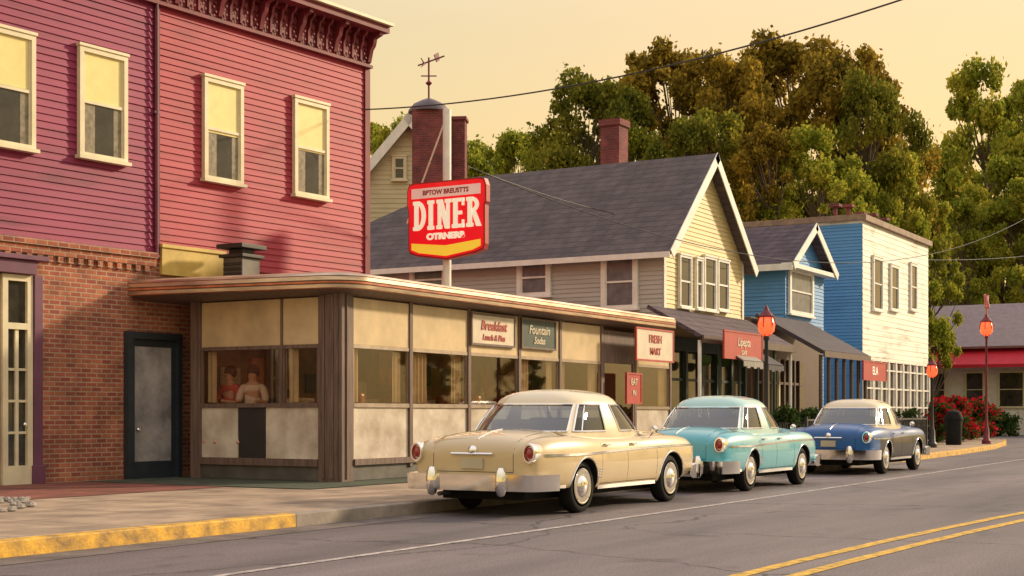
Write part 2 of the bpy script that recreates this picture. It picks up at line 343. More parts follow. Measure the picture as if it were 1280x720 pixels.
# ---------------------------------------------------------------- world / light
w=bpy.data.worlds.new('World'); sc.world=w; w.use_nodes=True; nt=w.node_tree; nt.nodes.clear()
SUN_AZ=math.radians(-32); SUN_EL=math.radians(22)
sund=Vector((math.cos(SUN_AZ)*math.cos(SUN_EL),math.sin(SUN_AZ)*math.cos(SUN_EL),math.sin(SUN_EL)))
o=nt.nodes.new('ShaderNodeOutputWorld'); bg=nt.nodes.new('ShaderNodeBackground'); bg2=nt.nodes.new('ShaderNodeBackground'); ads=nt.nodes.new('ShaderNodeAddShader')
tc=nt.nodes.new('ShaderNodeTexCoord'); sp=nt.nodes.new('ShaderNodeSeparateXYZ'); cr=nt.nodes.new('ShaderNodeValToRGB')
link(nt,tc.outputs['Generated'],sp.inputs[0]); link(nt,sp.outputs[2],cr.inputs[0])
e=cr.color_ramp.elements; e[0].position=0; e[0].color=(1.0,.66,.22,1); e[1].position=1; e[1].color=(1.0,.96,1.0,1)
for p,c in ((.12,(.93,.68,.28)),(.26,(.82,.68,.40)),(.5,(1.0,.90,.78))):
    q=e.new(p); q.color=(*c,1)
dt=nt.nodes.new('ShaderNodeVectorMath'); dt.operation='DOT_PRODUCT'; dt.inputs[1].default_value=(math.cos(math.radians(4)),math.sin(math.radians(4)),.17)
link(nt,tc.outputs['Generated'],dt.inputs[0]); mxx=nt.nodes.new('ShaderNodeMath'); mxx.operation='MAXIMUM'; mxx.inputs[1].default_value=0; link(nt,dt.outputs['Value'],mxx.inputs[0])
pw=nt.nodes.new('ShaderNodeMath'); pw.operation='POWER'; pw.inputs[1].default_value=11; link(nt,mxx.outputs[0],pw.inputs[0])
mx=nt.nodes.new('ShaderNodeMix'); mx.data_type='RGBA'; mx.blend_type='ADD'; link(nt,pw.outputs[0],mx.inputs['Factor']); mx.inputs[7].default_value=(.26,.09,.02,1) 
link(nt,cr.outputs[0],mx.inputs[6]); link(nt,mx.outputs[2],bg.inputs[0]); bg.inputs[1].default_value=.99
sky=nt.nodes.new('ShaderNodeTexSky'); sky.sky_type='NISHITA'; sky.sun_disc=False; sky.sun_elevation=SUN_EL; sky.sun_rotation=math.radians(90)-SUN_AZ; sky.dust_density=4
link(nt,sky.outputs[0],bg2.inputs[0]); bg2.inputs[1].default_value=.008
link(nt,bg.outputs[0],ads.inputs[0]); link(nt,bg2.outputs[0],ads.inputs[1]); link(nt,ads.outputs[0],o.inputs[0])
ld=bpy.data.lights.new('sun','SUN'); ld.energy=4.1; ld.angle=math.radians(4); ld.color=(1,.79,.52)
lo=bpy.data.objects.new('sun',ld); COL.objects.link(lo); lo.rotation_euler=(-sund).to_track_quat('-Z','Y').to_euler()
# ---------------------------------------------------------------- camera
cd=bpy.data.cameras.new('camera'); cam=bpy.data.objects.new('camera',cd); COL.objects.link(cam); sc.camera=cam
cd.sensor_width=36; cd.lens=F/1280*36; cd.clip_end=3000; cd.clip_start=.1
cd.shift_y=(HY-360)/1280
cam.location=(0,0,H); cam.rotation_euler=(math.pi/2,0,math.atan2(SN,CS)-math.pi/2)
sc.view_settings.view_transform='Standard'; sc.view_settings.look='None'; sc.view_settings.exposure=0
# ---------------------------------------------------------------- ground
g=MB().quad((-600,-600,-.03),(900,-600,-.03),(900,900,-.03),(-600,900,-.03)).obj('ground',None,('grass',)); g['kind']='structure'
rd=MB().poly([(-60,-7,0),(140,-7,0),(140,11,0),(100,11,0),(100,60,0),(50,60,0),(50,11,0),(-60,11,0)]).obj('road',None,('asphalt',)); rd['kind']='structure'
CURB=[(-60,10.2),(0,10.2),(12.7,10.2),(25,10.2),(38,10.25),(46,10.6),(54,11.2),(61,12.2),(66,13.2),(69,14.8),(70,17),(70,40)]
sw=MB(); sw.prism([(a,b+.15) for a,b in CURB]+[(-60,40)],'z',-.02,.146); s_=sw.obj('pavement',None,('pave',)); s_['kind']='structure'
def curbseg(pts,m):
    c=MB().sweep([(a,b+.075,0) for a,b in pts],[(-.075,-.02),(.075,-.02),(.068,.15),(-.075,.155)]); q=c.obj('kerb',None,(m,),bevel=.012); q['kind']='structure'
curbseg([(-60,10.2),(0,10.2),(12.7,10.2)],'yellowpaint'); curbseg([(12.7,10.2),(25,10.2),(38,10.25)],'concrete')
curbseg(CURB[4:],'yellowpaint')
def ribbon(name,pts,wd,z,m):
    mb=MB(); L=[];Rr=[]
    for i,(x,y) in enumerate(pts):
        a=pts[max(0,i-1)];b=pts[min(len(pts)-1,i+1)]; t=Vector((b[0]-a[0],b[1]-a[1])).normalized(); n=Vector((-t.y,t.x))*wd/2
        L.append((x+n.x,y+n.y,z)); Rr.append((x-n.x,y-n.y,z))
    for i in range(len(pts)-1): mb.quad(L[i],Rr[i],Rr[i+1],L[i+1])
    q=mb.obj(name,None,(m,),fix=False); q['kind']='structure'; return q
ribbon('road_line',[(-20,7.6),(8,7.62),(20,7.65),(45,8.0),(60,8.8)],.09,.005,'roadwhite')
for off in (0,.38):
    ribbon('road_line',[(s,4.16-off-(.0042*max(0,s-8)**2)) for s in range(-20,60,2)],.13,.005,'roadyellow')
q=ribbon('road_patch',[(-20,9.9),(12,9.95),(38,10.0)],.5,.004,mat('gutter dust',(.15,.12,.11),.9,var=.5,scale=2,bump=.4))
q=MB().quad((10.5,14.9,.152),(18.3,14.9,.152),(18.3,18.6,.152),(10.5,18.6,.152)).obj('pavement',None,('mulch',)); q['kind']='structure'
q=MB().quad((16.9,13.3,.157),(30,13.3,.157),(30,18,.157),(16.9,18,.157)).obj('pavement',None,('mat',)); q['kind']='structure'
# ---------------------------------------------------------------- red buildings
R=Fr(18,18.1,-4.7); rz=math.radians(-4.7)
aD=R.front(192)[0]; aE=R.front(460)[0]; aL=R.front(-300)[0]
zb=R.front(190,325)[1]; ztop=R.front(462,20,-.5)[1]
e0=R.front(153)[0];e1=R.front(221)[0];ze=R.front(186,416)[1]
bb=thing('brick_building','two storey building with red brick ground floor and shadow-toned plum clapboards','building',(18,18.1,0),rz)
mb=MB(); mb.box(aL,aD-.01,.03,10,0,ztop-.2); mb.box(aL,e1+.5,-.03,.03,0,zb); mb.obj('brick_wall',bb,('brick',))
mb=MB(); mb.box(aL,aD-.01,0,.028,zb,ztop-.2); clap(mb,zb+.12,ztop-.9,lambda z:(aL,aD-.01)); mb.obj('upper_wall',bb,('magenta',))
mb=MB(); mb.box(aL,aD-.005,-.09,-.031,zb-.12,zb+.02); mb.box(aL,aD-.005,-.13,-.001,zb+.022,zb+.12)
n=int((aD-aL)/.2)
for i in range(n): mb.box(aL+i*.2,aL+i*.2+.1,-.08,-.031,zb-.22,zb-.122)
mb.obj('brick_cornice',bb,('brick',))
rh=thing('red_house','tall red clapboard house with ornate bracketed cornice','house',(18,18.1,0),rz)
mb=MB(); mb.box(aD,aE,.032,10,0,ztop-.2); mb.box(aD,aE,0,.03,zb,ztop-.2); clap(mb,zb,ztop-.9,lambda z:(aD,aE)); mb.obj('wall',rh,('red',))
MB().box(aE-.14,aE+.012,-.05,-.001,zb,ztop-.9).obj('corner_trim',rh,('darkred',)); MB().box(aD+.001,aD+.1,-.05,-.001,zb+.01,ztop-.9).obj('corner_trim',rh,('darkred',))
def cornice(par,a0,a1,m1,m2):
    mb=MB(); mb.box(a0,a1,-.05,-.001,ztop-.9,ztop-.2,0)
    mb.box(a0-.0,a1+.15,-.46,.3,ztop-.2,ztop-.06,0); mb.box(a0,a1+.2,-.54,.3,ztop-.058,ztop,1)
    mb.box(a0,a1+.02,-.12,-.051,ztop-.9,ztop-.84,0); mb.box(a0,a1+.02,-.10,-.051,ztop-.30,ztop-.22,0)
    k=int((a1-a0)/.26)
    for i in range(k+1):
        a=a1-.05-i*.26; hv=.025 if i%4 else .05; dp=.26 if i%4 else .42
        mb.prism([(-.052,ztop-.80),(-.052,ztop-.201),(-dp,ztop-.201),(-dp+.02,ztop-.27),(-dp*.6,ztop-.32),(-dp*.52,ztop-.46),(-dp*.36,ztop-.54),(-.09,ztop-.78)],'x',a-hv,a+hv,0)
        if i<k:
            mb.lathe([(.07,-.085),(.055,-.10),(.05,-.07),(.01,-.07)],(a-.13,0,ztop-.42),'y',10,0)
            for dz in (.55,.63,.71,.79): mb.lathe([(.032,-.08),(.02,-.09)],(a-.13-.03*math.cos(dz*39),0,ztop-dz),'y',8,0)
    mb.obj('cornice',par,(m1,m2),smooth=30)
cornice(rh,aD,aE,'darkred','cream'); cornice(bb,aL,aD-.02,'darkred','cream')
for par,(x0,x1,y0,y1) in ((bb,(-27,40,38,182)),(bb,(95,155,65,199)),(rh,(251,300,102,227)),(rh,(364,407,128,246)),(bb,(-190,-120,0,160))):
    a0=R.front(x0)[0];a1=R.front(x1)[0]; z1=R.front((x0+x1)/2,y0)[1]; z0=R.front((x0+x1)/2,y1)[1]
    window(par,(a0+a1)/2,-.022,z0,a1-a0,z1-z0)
p=MB().cyl((aD-.0,-.09,zb+.1),(aD,-.09,ztop-.3),.024,n=10)
for z in (4,6.5): p.box(aD-.05,aD+.05,-.10,-.02,z,z+.04)
p.obj('downpipe',rh,('plum',),smooth=40)
a1=R.front(47)[0]; zt=R.front(40,345)[1]
mb=MB(); mb.box(a1-.16,a1,-.14,-.031,.15,zt); mb.box(aL,a1-.161,-.20,-.031,zt-.0,zt+.22); mb.box(aL,a1+.03,-.26,-.031,zt+.222,zt+.30)
mb.box(a1-.19,a1+.03,-.17,-.031,.15,.45); mb.obj('shopfront_surround',bb,('plum',),bevel=.01)
d0=R.front(-2)[0];d1=a1-.17; zd=R.front(20,412)[1]
mb=MB(); mb.box(d0,d1,-.045,-.031,.15,zt,1)
for (xa,xb,za,zc) in ((d0,d0+.1,.15,zt-.01),(d1-.1,d1,.15,zt-.01),(d0+.1,d1-.1,zd,zd+.1),(d0+.1,d1-.1,zt-.11,zt-.01),(d0+.1,d1-.1,.15,.45)):
    mb.box(xa,xb,-.11,-.046,za,zc,0)
for i in range(1,4): mb.box(d0+.1,d1-.1,-.08,-.046,.45+i*.5,.49+i*.5,0)
mb.box((d0+d1)/2-.03,(d0+d1)/2+.03,-.085,-.046,.45,zd,0)
dd=mb.obj('door',bb,('cream','winglass'))
MB().lathe([(.02,-.16),(.035,-.14),(.02,-.11)],(d1-.16,0,1.1),'y',12).obj('handle',dd,('chrome',),smooth=40)
mb=MB(); x0=aL+.3
mb.box(x0,d0-.15,-.05,-.031,.7,zt-.1,1); mb.box(x0,d0-.15,-.11,-.051,.6,.7,0); mb.box(x0,d0-.15,-.11,-.051,zt-.1,zt-.01,0)
for i in range(4): 
    xx=x0+(d0-.22-x0)*i/3; mb.box(xx,xx+.07,-.11,-.051,.7,zt-.1,0)
mb.obj('shop_window',bb,('cream','winglass'))
mb=MB(); mb.box(e0,e0+.12,-.15,-.031,.15,ze); mb.box(e1-.1,e1,-.15,-.031,.15,ze); mb.box(e0+.12,e1-.1,-.15,-.031,ze-.12,ze); mb.box(e0+.12,e1-.1,-.05,-.031,.15,ze-.12)
mb.box(e0+.12,e1-.1,-.08,-.051,.15,.45); mb.box(e0+.12,e0+.2,-.08,-.051,.45,ze-.12); mb.box(e1-.2,e1-.1,-.08,-.051,.45,ze-.12);mb.box(e0+.2,e1-.2,-.08,-.051,ze-.25,ze-.12)
dr=mb.obj('side_door',bb,(mat('blue black door paint',(.028,.038,.05),.45,var=.3),)); dr['label']='dark blue door with pale glazed panel'
MB().box(e0+.2,e1-.2,-.075,-.051,.45,ze-.25).obj('door_panel',dr,(mat('pale frosted panel',(.44,.41,.42),.25,var=.45,scale=1.3,dirt=(.16,.17,.2)),))
MB().lathe([(.02,-.15),(.035,-.13),(.02,-.08)],(e0+.25,0,1.0),'y',12).obj('handle',dr,('chrome',),smooth=40)
f0=R.front(198)[0];f1=R.front(276)[0]
yb=MB(); zz0=R.front(235,340)[1]; zz1=R.front(235,314)[1]
yb.box(f0,f1,-.10,-.024,zz0-.1,zz1); yb.box(f0-.02,f1+.02,-.13,-.024,zz1,zz1+.06); yb.obj('yellow_fascia',rh,(mat('yellow board',(.66,.48,.13),.5,var=.25),))
# ---------------------------------------------------------------- diner
dn=thing('diner','low railcar style diner with cream panels and chrome roof band','diner',(18.9,14.27,0))
DF=Fr(18.9,14.27,0); L=DF.front(836)[0]; D=3.2
Z0,Z1,Z2,Z3=.50,DF.front(428,506)[1],DF.front(428,431)[1],DF.front(428,368)[1]
ZR=Z3+.05
mb=MB(); mb.box(-.02,L,-.02,D,.15,.5); mb.obj('plinth',dn,('grey',),bevel=.02)
mb=MB(); mb.box(.02,L-.02,D-.08,D-.02,.5,3.2); mb.box(L-.1,L-.02,.05,D-.08,.5,3.2); mb.box(.05,L-.1,.05,D-.08,.502,.53)
mb.obj('interior_wall',dn,('interior',))
mb=MB(); mb.box(1.4,L-.5,D-.9,D-.5,.53,1.5); mb.box(1.35,L-.45,D-.95,D-.45,1.5,1.56); mb.obj('counter',dn,('steel',))
random.seed(21)
for i in range(16):
    xx=.6+i*.8; h_=random.uniform(.25,.7); w_=random.uniform(.3,.6); zz=random.uniform(1.55,1.9)
    MB().box(xx,xx+w_,D-.12,D-.085,zz,zz+h_).obj('wall_picture',dn,(('signcream','redband','drape','dark','pale')[i%5],))
for i in range(10):
    xx=1.6+i*1.15; MB().lathe([(.05,1.56),(.07,1.6),(.06,1.75),(.03,1.8),(.03,1.86)],(xx,D-.7,0),'z',10).obj('counter_jar',dn,(('signcream','signrust')[i%2],),smooth=40)
for i in range(6):
    xx=.9+i*1.9
    mb=MB(); mb.box(xx,xx+.14,.25,1.25,.53,1.62); mb.box(xx+.14,xx+.5,.25,1.25,.53,.98); mb.box(xx-.36,xx,.25,1.25,.53,.98); mb.obj('booth_seat',dn,('booth',),bevel=.04)
    mb=MB(); x2=xx+.95; mb.box(x2-.3,x2+.3,.12,1.2,1.24,1.28); mb.cyl((x2,.66,.53),(x2,.66,1.24),.04); mb.obj('booth_table',dn,('steel',))
for i in range(7):  # lamps added to light the dark interior, set out of view above the panes
    x2=.75+i*1.9; mb=MB(); mb.cyl((x2,1.4,2.98),(x2,1.4,3.2),.012,n=6,mi=1); mb.lathe([(.04,3.0),(.15,2.90),(.16,2.87)],(x2,1.4,0),'z',14,1); mb.lathe([(.02,2.80),(.075,2.83),(.08,2.90),(.03,2.96)],(x2,1.4,0),'z',12,0)
    mb.obj('added_fill_lamp',dn,('fillbulb','signrust'),smooth=40)
pxs=[432,511,584,647,698,750,792,836]
A=[DF.front(p)[0] for p in pxs]; A[0]=0
def post1(*bx):
    m_=MB()
    for q in bx: m_.box(*q)
    return m_.obj('post',dn,('wood',),bevel=.008)
post1((-.03,.30,-.05,.02,.15,ZR+.06)); post1((-.05,.0,.021,.42,.15,ZR+.06))
post1((-.075,-.051,.10,.16,.2,Z3)); post1((-.075,-.051,.28,.33,.2,Z3)); post1((.08,.12,-.075,-.051,.2,Z3))
for a in A[1:]: post1((a-.05,a+.05,-.06,.03,.35,ZR+.06))
post1((-.07,.02,D-.22,D,.15,ZR+.06))
def drape(x0,x1,zt_,zb_,y,par,axis='x'):
    mb=MB(); n=max(6,int(abs(x1-x0)/.02)); P=[]
    for i in range(n+1):
        u=x0+(x1-x0)*i/n; o_=.018*math.sin(i*1.1); P.append((u,y+o_) if axis=='x' else (y+o_,u))
    for (a,b) in zip(P[:-1],P[1:]): mb.quad((a[0],a[1],zb_),(b[0],b[1],zb_),(b[0],b[1],zt_),(a[0],a[1],zt_))
    mb.obj('curtain',par,('drape',),fix=False)
def bay(a0,a1,i):
    MB().box(a0,a1,-.02,.03,Z0,Z1-.04).obj('lower_panel',dn,('panelw',),bevel=.006)
    MB().box(a0,a1,-.035,.03,Z2+.02,Z3-.03).obj('upper_panel',dn,('panel',),bevel=.006)
    fr=MB(); fr.box(a0,a1,-.05,.03,Z1-.04,Z1+.03); fr.box(a0,a1,-.045,.03,Z2-.04,Z2+.02); fr.box(a0,a0+.035,-.03,.02,Z1+.03,Z2-.04); fr.box(a1-.035,a1,-.03,.02,Z1+.03,Z2-.04)
    wo=fr.obj('window',dn,('steel',)); MB().quad((a0+.035,-.01,Z1+.03),(a1-.035,-.01,Z1+.03),(a1-.035,-.01,Z2-.04),(a0+.035,-.01,Z2-.04)).obj('window_pane',wo,('glass',),fix=False)
    if i in (0,1,3,4,6):
        wd=a1-a0; drape(a0+.05,a0+wd*(.34 if i%2 else .2),Z2-.05,Z1+.05,.09,wo); drape(a1-wd*.2,a1-.05,Z2-.05,Z1+.05,.09,wo)
s=.30
for i in range(len(A)-1):
    a0=(A[i]+.05) if i else s; a1=A[i+1]-.05
    if i==5:
        mb=MB(); mb.box(a0,a0+.08,-.05,0,.16,Z3-.1); mb.box(a1-.08,a1,-.05,0,.16,Z3-.1); mb.box(a0+.08,a1-.08,-.05,0,.16,.9); mb.box(a0+.08,a1-.08,-.05,0,Z2,Z3-.1)
        do=mb.obj('door',dn,('wood',),bevel=.006); MB().quad((a0+.08,-.025,.9),(a1-.08,-.025,.9),(a1-.08,-.025,Z2),(a0+.08,-.025,Z2)).obj('door_pane',do,('glass',),fix=False); MB().box(a0+.1,a0+.13,-.12,-.06,1.1,1.5).obj('handle',do,('chrome',))
        continue
    bay(a0,a1,i)
for (b0,b1) in [(.42,1.18),(1.22,D-.22)]:
    MB().box(-.02,.03,b0,b1,Z2+.02,Z3-.03).obj('upper_panel',dn,('panel',),bevel=.006)
    fr=MB(); fr.box(-.05,.03,b0,b1,Z1-.04,Z1+.03); fr.box(-.045,.03,b0,b1,Z2-.04,Z2+.02); fr.box(-.03,.02,b0,b0+.04,Z1+.03,Z2-.04); fr.box(-.03,.02,b1-.04,b1,Z1+.03,Z2-.04)
    wo=fr.obj('window',dn,('wood',)); MB().quad((-.01,b0+.04,Z1+.03),(-.01,b1-.04,Z1+.03),(-.01,b1-.04,Z2-.04),(-.01,b0+.04,Z2-.04)).obj('window_pane',wo,('glass',),fix=False)
    drape(b1-.24,b1-.05,Z2-.05,Z1+.05,.10,wo,'y')
for (b0,b1,m) in ((.42,1.55,'panelw'),(1.57,2.15,'dark'),(2.17,D-.22,'panelw')):
    MB().box(-.02,.03,b0,b1,Z0,Z1-.04).obj('lower_panel',dn,(m,),bevel=.006)
MB().box(-.045,.03,1.18,1.22,Z1-.04,Z3-.03).obj('mullion',dn,('wood',))
MB().box(-.08,-.021,.42,D-.22,.40,.52).obj('sill_moulding',dn,('wood',)); MB().box(.3,L,-.08,-.021,.42,.52).obj('sill_moulding',dn,('wood',))
def rrect(o,r=.45,back=.6):
    x0,x1,y0,y1=-o,L-.15+o*.15,-o,D+back; P=[]
    def arc(cx,cy,a0,a1,rr,n=8):
        for i in range(n+1):
            a=math.radians(a0+(a1-a0)*i/n); P.append((cx+rr*math.cos(a),cy+rr*math.sin(a)))
    arc(x0+r,y0+r,190,270,r); arc(x1-r,y0+r,270,360,r); P.append((x1,D+.05)); P.append((x0-.50,D+back)); return P
lay=[(.02,-.06,2),(.37,.0,2),(.41,.015,3),(.44,.03,0),(.445,.085,6),(.43,.09,6),(.43,.10,1),(.445,.105,1),(.445,.135,6),(.43,.14,6),(.43,.15,0),(.445,.155,0),(.44,.215,6),(.42,.22,1),(.43,.23,0),(.41,.265,5),(.05,.33,5),(-.6,.39,5)]
mb=MB(); rings=[]
for o_,z,_ in lay:
    n=len(mb.v); P=rrect(o_,max(.15,.5+o_*.3)); mb.v+=[(x,y,ZR+z) for x,y in P]; rings.append((n,len(P)))
for i in range(len(rings)-1):
    n0,k=rings[i];n1,_=rings[i+1]
    for j in range(k):
        mb.f.append((n0+j,n0+(j+1)%k,n1+(j+1)%k,n1+j)); mb.m.append(lay[i][2])
n,k=rings[-1]; mb.f.append(tuple(n+j for j in range(k))); mb.m.append(5)
n,k=rings[0]; mb.f.append(tuple(n+j for j in reversed(range(k)))); mb.m.append(2)
mb.obj('roof',dn,('chromeband','redband','wood','redband','redband','rooftan','chromedark'),smooth=30)
q0=Fr(18.9,17.2,0); va=q0.front(302)[0]; 
vt=thing('roof_vent','dark metal ventilator box on the diner roof','vent',(18.9+va,17.2,ZR+.32))
mb=MB(); mb.box(-.24,.24,-.22,.22,0,.46); mb.obj('vent_body',vt,('grey',),bevel=.01)
mb=MB(); mb.box(-.30,.30,-.28,.28,.46,.52); mb.box(-.16,.16,-.16,.16,.52,.62); mb.box(-.34,.34,-.3,.3,.62,.70); mb.obj('vent_cap',vt,('dark',),bevel=.01)
mb=MB()
for i in range(4): mb.box(-.262,-.241,-.2,.2,.05+i*.09,.10+i*.09)
mb.obj('vent_louver',vt,('dark',))
MB().box(.25,.75,2.0,D-.1,.53,1.18).obj('window_bench',dn,('booth',),bevel=.03)
def make_person(loc,rotz,shirt,label):
    base=thing('person',label,'person',loc,rotz)
    pts=[(0,0,.52),(0,0,.70),(.02,0,.92),(.03,0,1.04),(.04,0,1.12),(.06,0,1.19),(.06,0,1.28),
         (.02,.19,.99),(.10,.25,.74),(.33,.17,.76),(.42,.15,.78),(.02,-.19,.99),(.10,-.25,.74),(.33,-.17,.76),(.42,-.15,.78),
         (.12,.10,.50),(.46,.12,.52),(.44,.12,.10),(.56,.12,.05),(.12,-.10,.50),(.46,-.12,.52),(.44,-.12,.10),(.56,-.12,.05)]
    ed=[(0,1),(1,2),(2,3),(3,4),(4,5),(5,6),(3,7),(7,8),(8,9),(9,10),(3,11),(11,12),(12,13),(13,14),(0,15),(15,16),(16,17),(17,18),(0,19),(19,20),(20,21),(21,22)]
    rad=[.15,.14,.15,.10,.055,.085,.09,.06,.045,.035,.03,.06,.045,.035,.03,.09,.07,.05,.04,.09,.07,.05,.04]
    def build(name,idx,grow,m,root):
        mp={v:i for i,v in enumerate(idx)}; E=[(mp[a],mp[b]) for a,b in ed if a in mp and b in mp]
        bm=bmesh.new(); lay=bm.verts.layers.skin.verify(); vs=[]
        for i in idx:
            v=bm.verts.new(pts[i]); r=rad[i]+grow; v[lay].radius=(r,r); v[lay].use_root=(i==root); vs.append(v)
        for a,b in E: bm.edges.new((vs[a],vs[b]))
        me=bpy.data.meshes.new(name); bm.to_mesh(me); bm.free(); me.materials.append(M[m])
        ob=addobj(name,me,base); md=ob.modifiers.new('skin','SKIN'); md.use_smooth_shade=True
        sb=ob.modifiers.new('sub','SUBSURF'); sb.levels=1; sb.render_levels=2; return ob
    build('body',list(range(len(pts))),0,'skin',0)
    build('shirt',[0,1,2,3,7,8,11,12],.018,shirt,0)
    build('trousers',[0,15,16,17,19,20,21],.015,'trouser',0)
    MB().lathe([(.02,.12),(.07,.11),(.105,.06),(.112,0),(.10,-.05),(.07,-.09)],(.015,0,1.28),'z',16).obj('hair',base,('hair',),smooth=60)
    MB().lathe([(.004,.02),(.016,0),(.014,-.02)],(.155,0,1.245),'z',8,0).obj('nose',base,('skin',),smooth=60)
    for sg in(-1,1): MB().lathe([(.002,.008),(.01,0),(.002,-.008)],(.142,sg*.033,1.272),'z',8,0).obj('eye',base,('dark',),smooth=60)
make_person((19.42,16.55,.72),math.radians(205),'shirtw','seated person with dark hair in pale shirt at diner window')
make_person((19.42,17.05,.72),math.radians(178),'shirtr','seated person in red top at the diner window')
def board(px0,px1,py0,py1,txt,tcol,bcol,fr=DF,b=-.09,name='sign_board',label='painted sign board',frame='wood',shear=.2):
    a0=fr.front(px0,b=b)[0];a1=fr.front(px1,b=b)[0];c=(px0+px1)/2; z1=fr.front(c,py0,b)[1];z0=fr.front(c,py1,b)[1]
    wd=a1-a0;ht=z1-z0
    t=thing(name,label,'sign',(fr.ox+(a0+a1)/2,fr.oy+b,(z0+z1)/2),fr.a)
    MB().box(-wd/2+.04,wd/2-.04,0,.03,-ht/2+.04,ht/2-.04,0).obj('panel',t,(bcol,))
    f=MB(); f.box(-wd/2,wd/2,-.015,.035,ht/2-.04,ht/2); f.box(-wd/2,wd/2,-.015,.035,-ht/2,-ht/2+.04); f.box(-wd/2,-wd/2+.04,-.015,.035,-ht/2+.04,ht/2-.04); f.box(wd/2-.04,wd/2,-.015,.035,-ht/2+.04,ht/2-.04)
    f.obj('frame',t,(frame,))
    for (s_,zz,sz) in txt: 
        o=textobj(s_,ht*sz,t,(0,-.008,ht*zz),'-y',tcol,depth=.004,bold=ht*.006,shear=shear)
        w_=o.dimensions.x
        if w_>wd*.8: o.scale=(wd*.8/w_,1,1)
    return t
board(589,644,393,433,[('Breakfast',.12,.42),('Lunch & Pies',-.24,.26)],'signrust','signcream',label='cream board with red script lettering on diner')
board(652,695,399,437,[('Fountain',.12,.4),('Sodas',-.22,.32)],'signcream','shopgreen',label='green board with pale script lettering on diner')
# big DINER sign
sgx=24.0; d=ray(560); k=sgx/d[0]; sgt=d[1]*k
def sz(py): return H+(HY-py)/F*k
Wd=1.80; hw=Wd/2; zo=Z3+.4
sg=thing('diner_sign','red and yellow enamel DINER sign on white poles','sign',(sgx,sgt,zo))
zt_=sz(228)-zo; zb_=sz(323)-zo
def outl(gr):
    h=hw+gr; return [(-h+.06,zb_+.16-gr),(-h+.03,zb_+.24),(-h+.03,zb_+1.0),(-h,zb_+1.06),(-h,zt_-.12),(-h+.05,zt_-.02+gr),(-h+.16,zt_+gr),(h-.16,zt_+gr),(h-.05,zt_-.02+gr),(h,zt_-.12),(h,zb_+1.06),(h-.03,zb_+1.0),(h-.03,zb_+.24),(h-.06,zb_+.16-gr),(h*.75,zb_+.10-gr),(.0,zb_-gr),(-h*.75,zb_+.10-gr)]
MB().prism(outl(.03),'x',-.07,.07).obj('sign_rim',sg,('signdark',))
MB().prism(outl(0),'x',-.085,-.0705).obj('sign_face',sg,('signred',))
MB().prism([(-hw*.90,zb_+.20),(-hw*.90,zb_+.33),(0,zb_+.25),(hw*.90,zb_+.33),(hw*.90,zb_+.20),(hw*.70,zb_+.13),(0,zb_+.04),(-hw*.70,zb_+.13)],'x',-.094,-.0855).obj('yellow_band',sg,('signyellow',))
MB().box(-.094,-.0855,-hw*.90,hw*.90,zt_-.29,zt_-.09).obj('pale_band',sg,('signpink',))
LM=MB(); hgt=.58; zc=sz(268)-zo; z0_=zc-hgt/2; LY=[0]
def stroke(poly):
    LY[0]+=1; LM.prism([(-u,z0_+v) for u,v in poly],'x',-.108-.0004*LY[0],-.0855)
def rectp(x0,x1,y0,y1): stroke([(x0,y0),(x1,y0),(x1,y1),(x0,y1)])
sw_=.095; sf=.05; sh_=.07; cw=.30; gap=.035; tot=4*cw+.19+4*gap; X=-tot/2
def stem(x): rectp(x,x+sw_,0,hgt); rectp(x-sf*.6,x+sw_+sf*.6,0,sh_); rectp(x-sf*.6,x+sw_+sf*.6,hgt-sh_,hgt)
def arcband(cx,cz,rx,rz_,wd,a0,a1,n=14):
    for i in range(n):
        a=math.radians(a0+(a1-a0)*i/n); b=math.radians(a0+(a1-a0)*(i+1)/n+.5)
        LM.prism([(-(cx+rx*math.cos(a)),z0_+cz+rz_*math.sin(a)),(-(cx+rx*math.cos(b)),z0_+cz+rz_*math.sin(b)),(-(cx+(rx-wd)*math.cos(b)),z0_+cz+(rz_-wd*.85)*math.sin(b)),(-(cx+(rx-wd)*math.cos(a)),z0_+cz+(rz_-wd*.85)*math.sin(a))],'x',-.1075-.0003*(i%2),-.0855)
x=X+.03; stem(x); arcband(x+sw_-.01,hgt/2,cw-sw_-.02,hgt/2,sw_,-90,90)
x=X+cw+gap+.04; stem(x)
x=x+.15+gap+.03; rectp(x,x+.075,0,hgt); rectp(x-.03,x+.10,0,sh_); rectp(x-.03,x+.10,hgt-sh_,hgt); rectp(x+cw-.10,x+cw-.025,0,hgt); rectp(x+cw-.13,x+cw+.01,hgt-sh_,hgt); stroke([(x,hgt),(x+.11,hgt),(x+cw-.025,0),(x+cw-.13,0)])
x=x+cw+gap+.03; rectp(x,x+sw_,0,hgt); rectp(x-.03,x+cw-.05,0,sh_); rectp(x-.03,x+cw-.05,hgt-sh_,hgt); rectp(x,x+cw-.10,hgt/2-.035,hgt/2+.035); rectp(x+cw-.10,x+cw-.05,0,.15); rectp(x+cw-.10,x+cw-.05,hgt-.15,hgt)
x=x+cw+gap-.0; stem(x); arcband(x+sw_-.01,hgt*.74,cw-sw_-.04,hgt*.26,.085,-90,90); stroke([(x+sw_,hgt*.5),(x+sw_+.09,hgt*.5),(x+cw+.01,0),(x+cw-.10,0)])
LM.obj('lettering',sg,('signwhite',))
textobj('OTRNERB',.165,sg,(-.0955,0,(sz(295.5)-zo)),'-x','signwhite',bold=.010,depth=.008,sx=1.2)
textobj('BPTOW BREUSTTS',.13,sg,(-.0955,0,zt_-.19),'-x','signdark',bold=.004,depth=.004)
MB().cyl((.12,.10,-.05),(.12,.10,sz(135)-zo),.085,n=16).obj('sign_pole',sg,('white',),smooth=40)
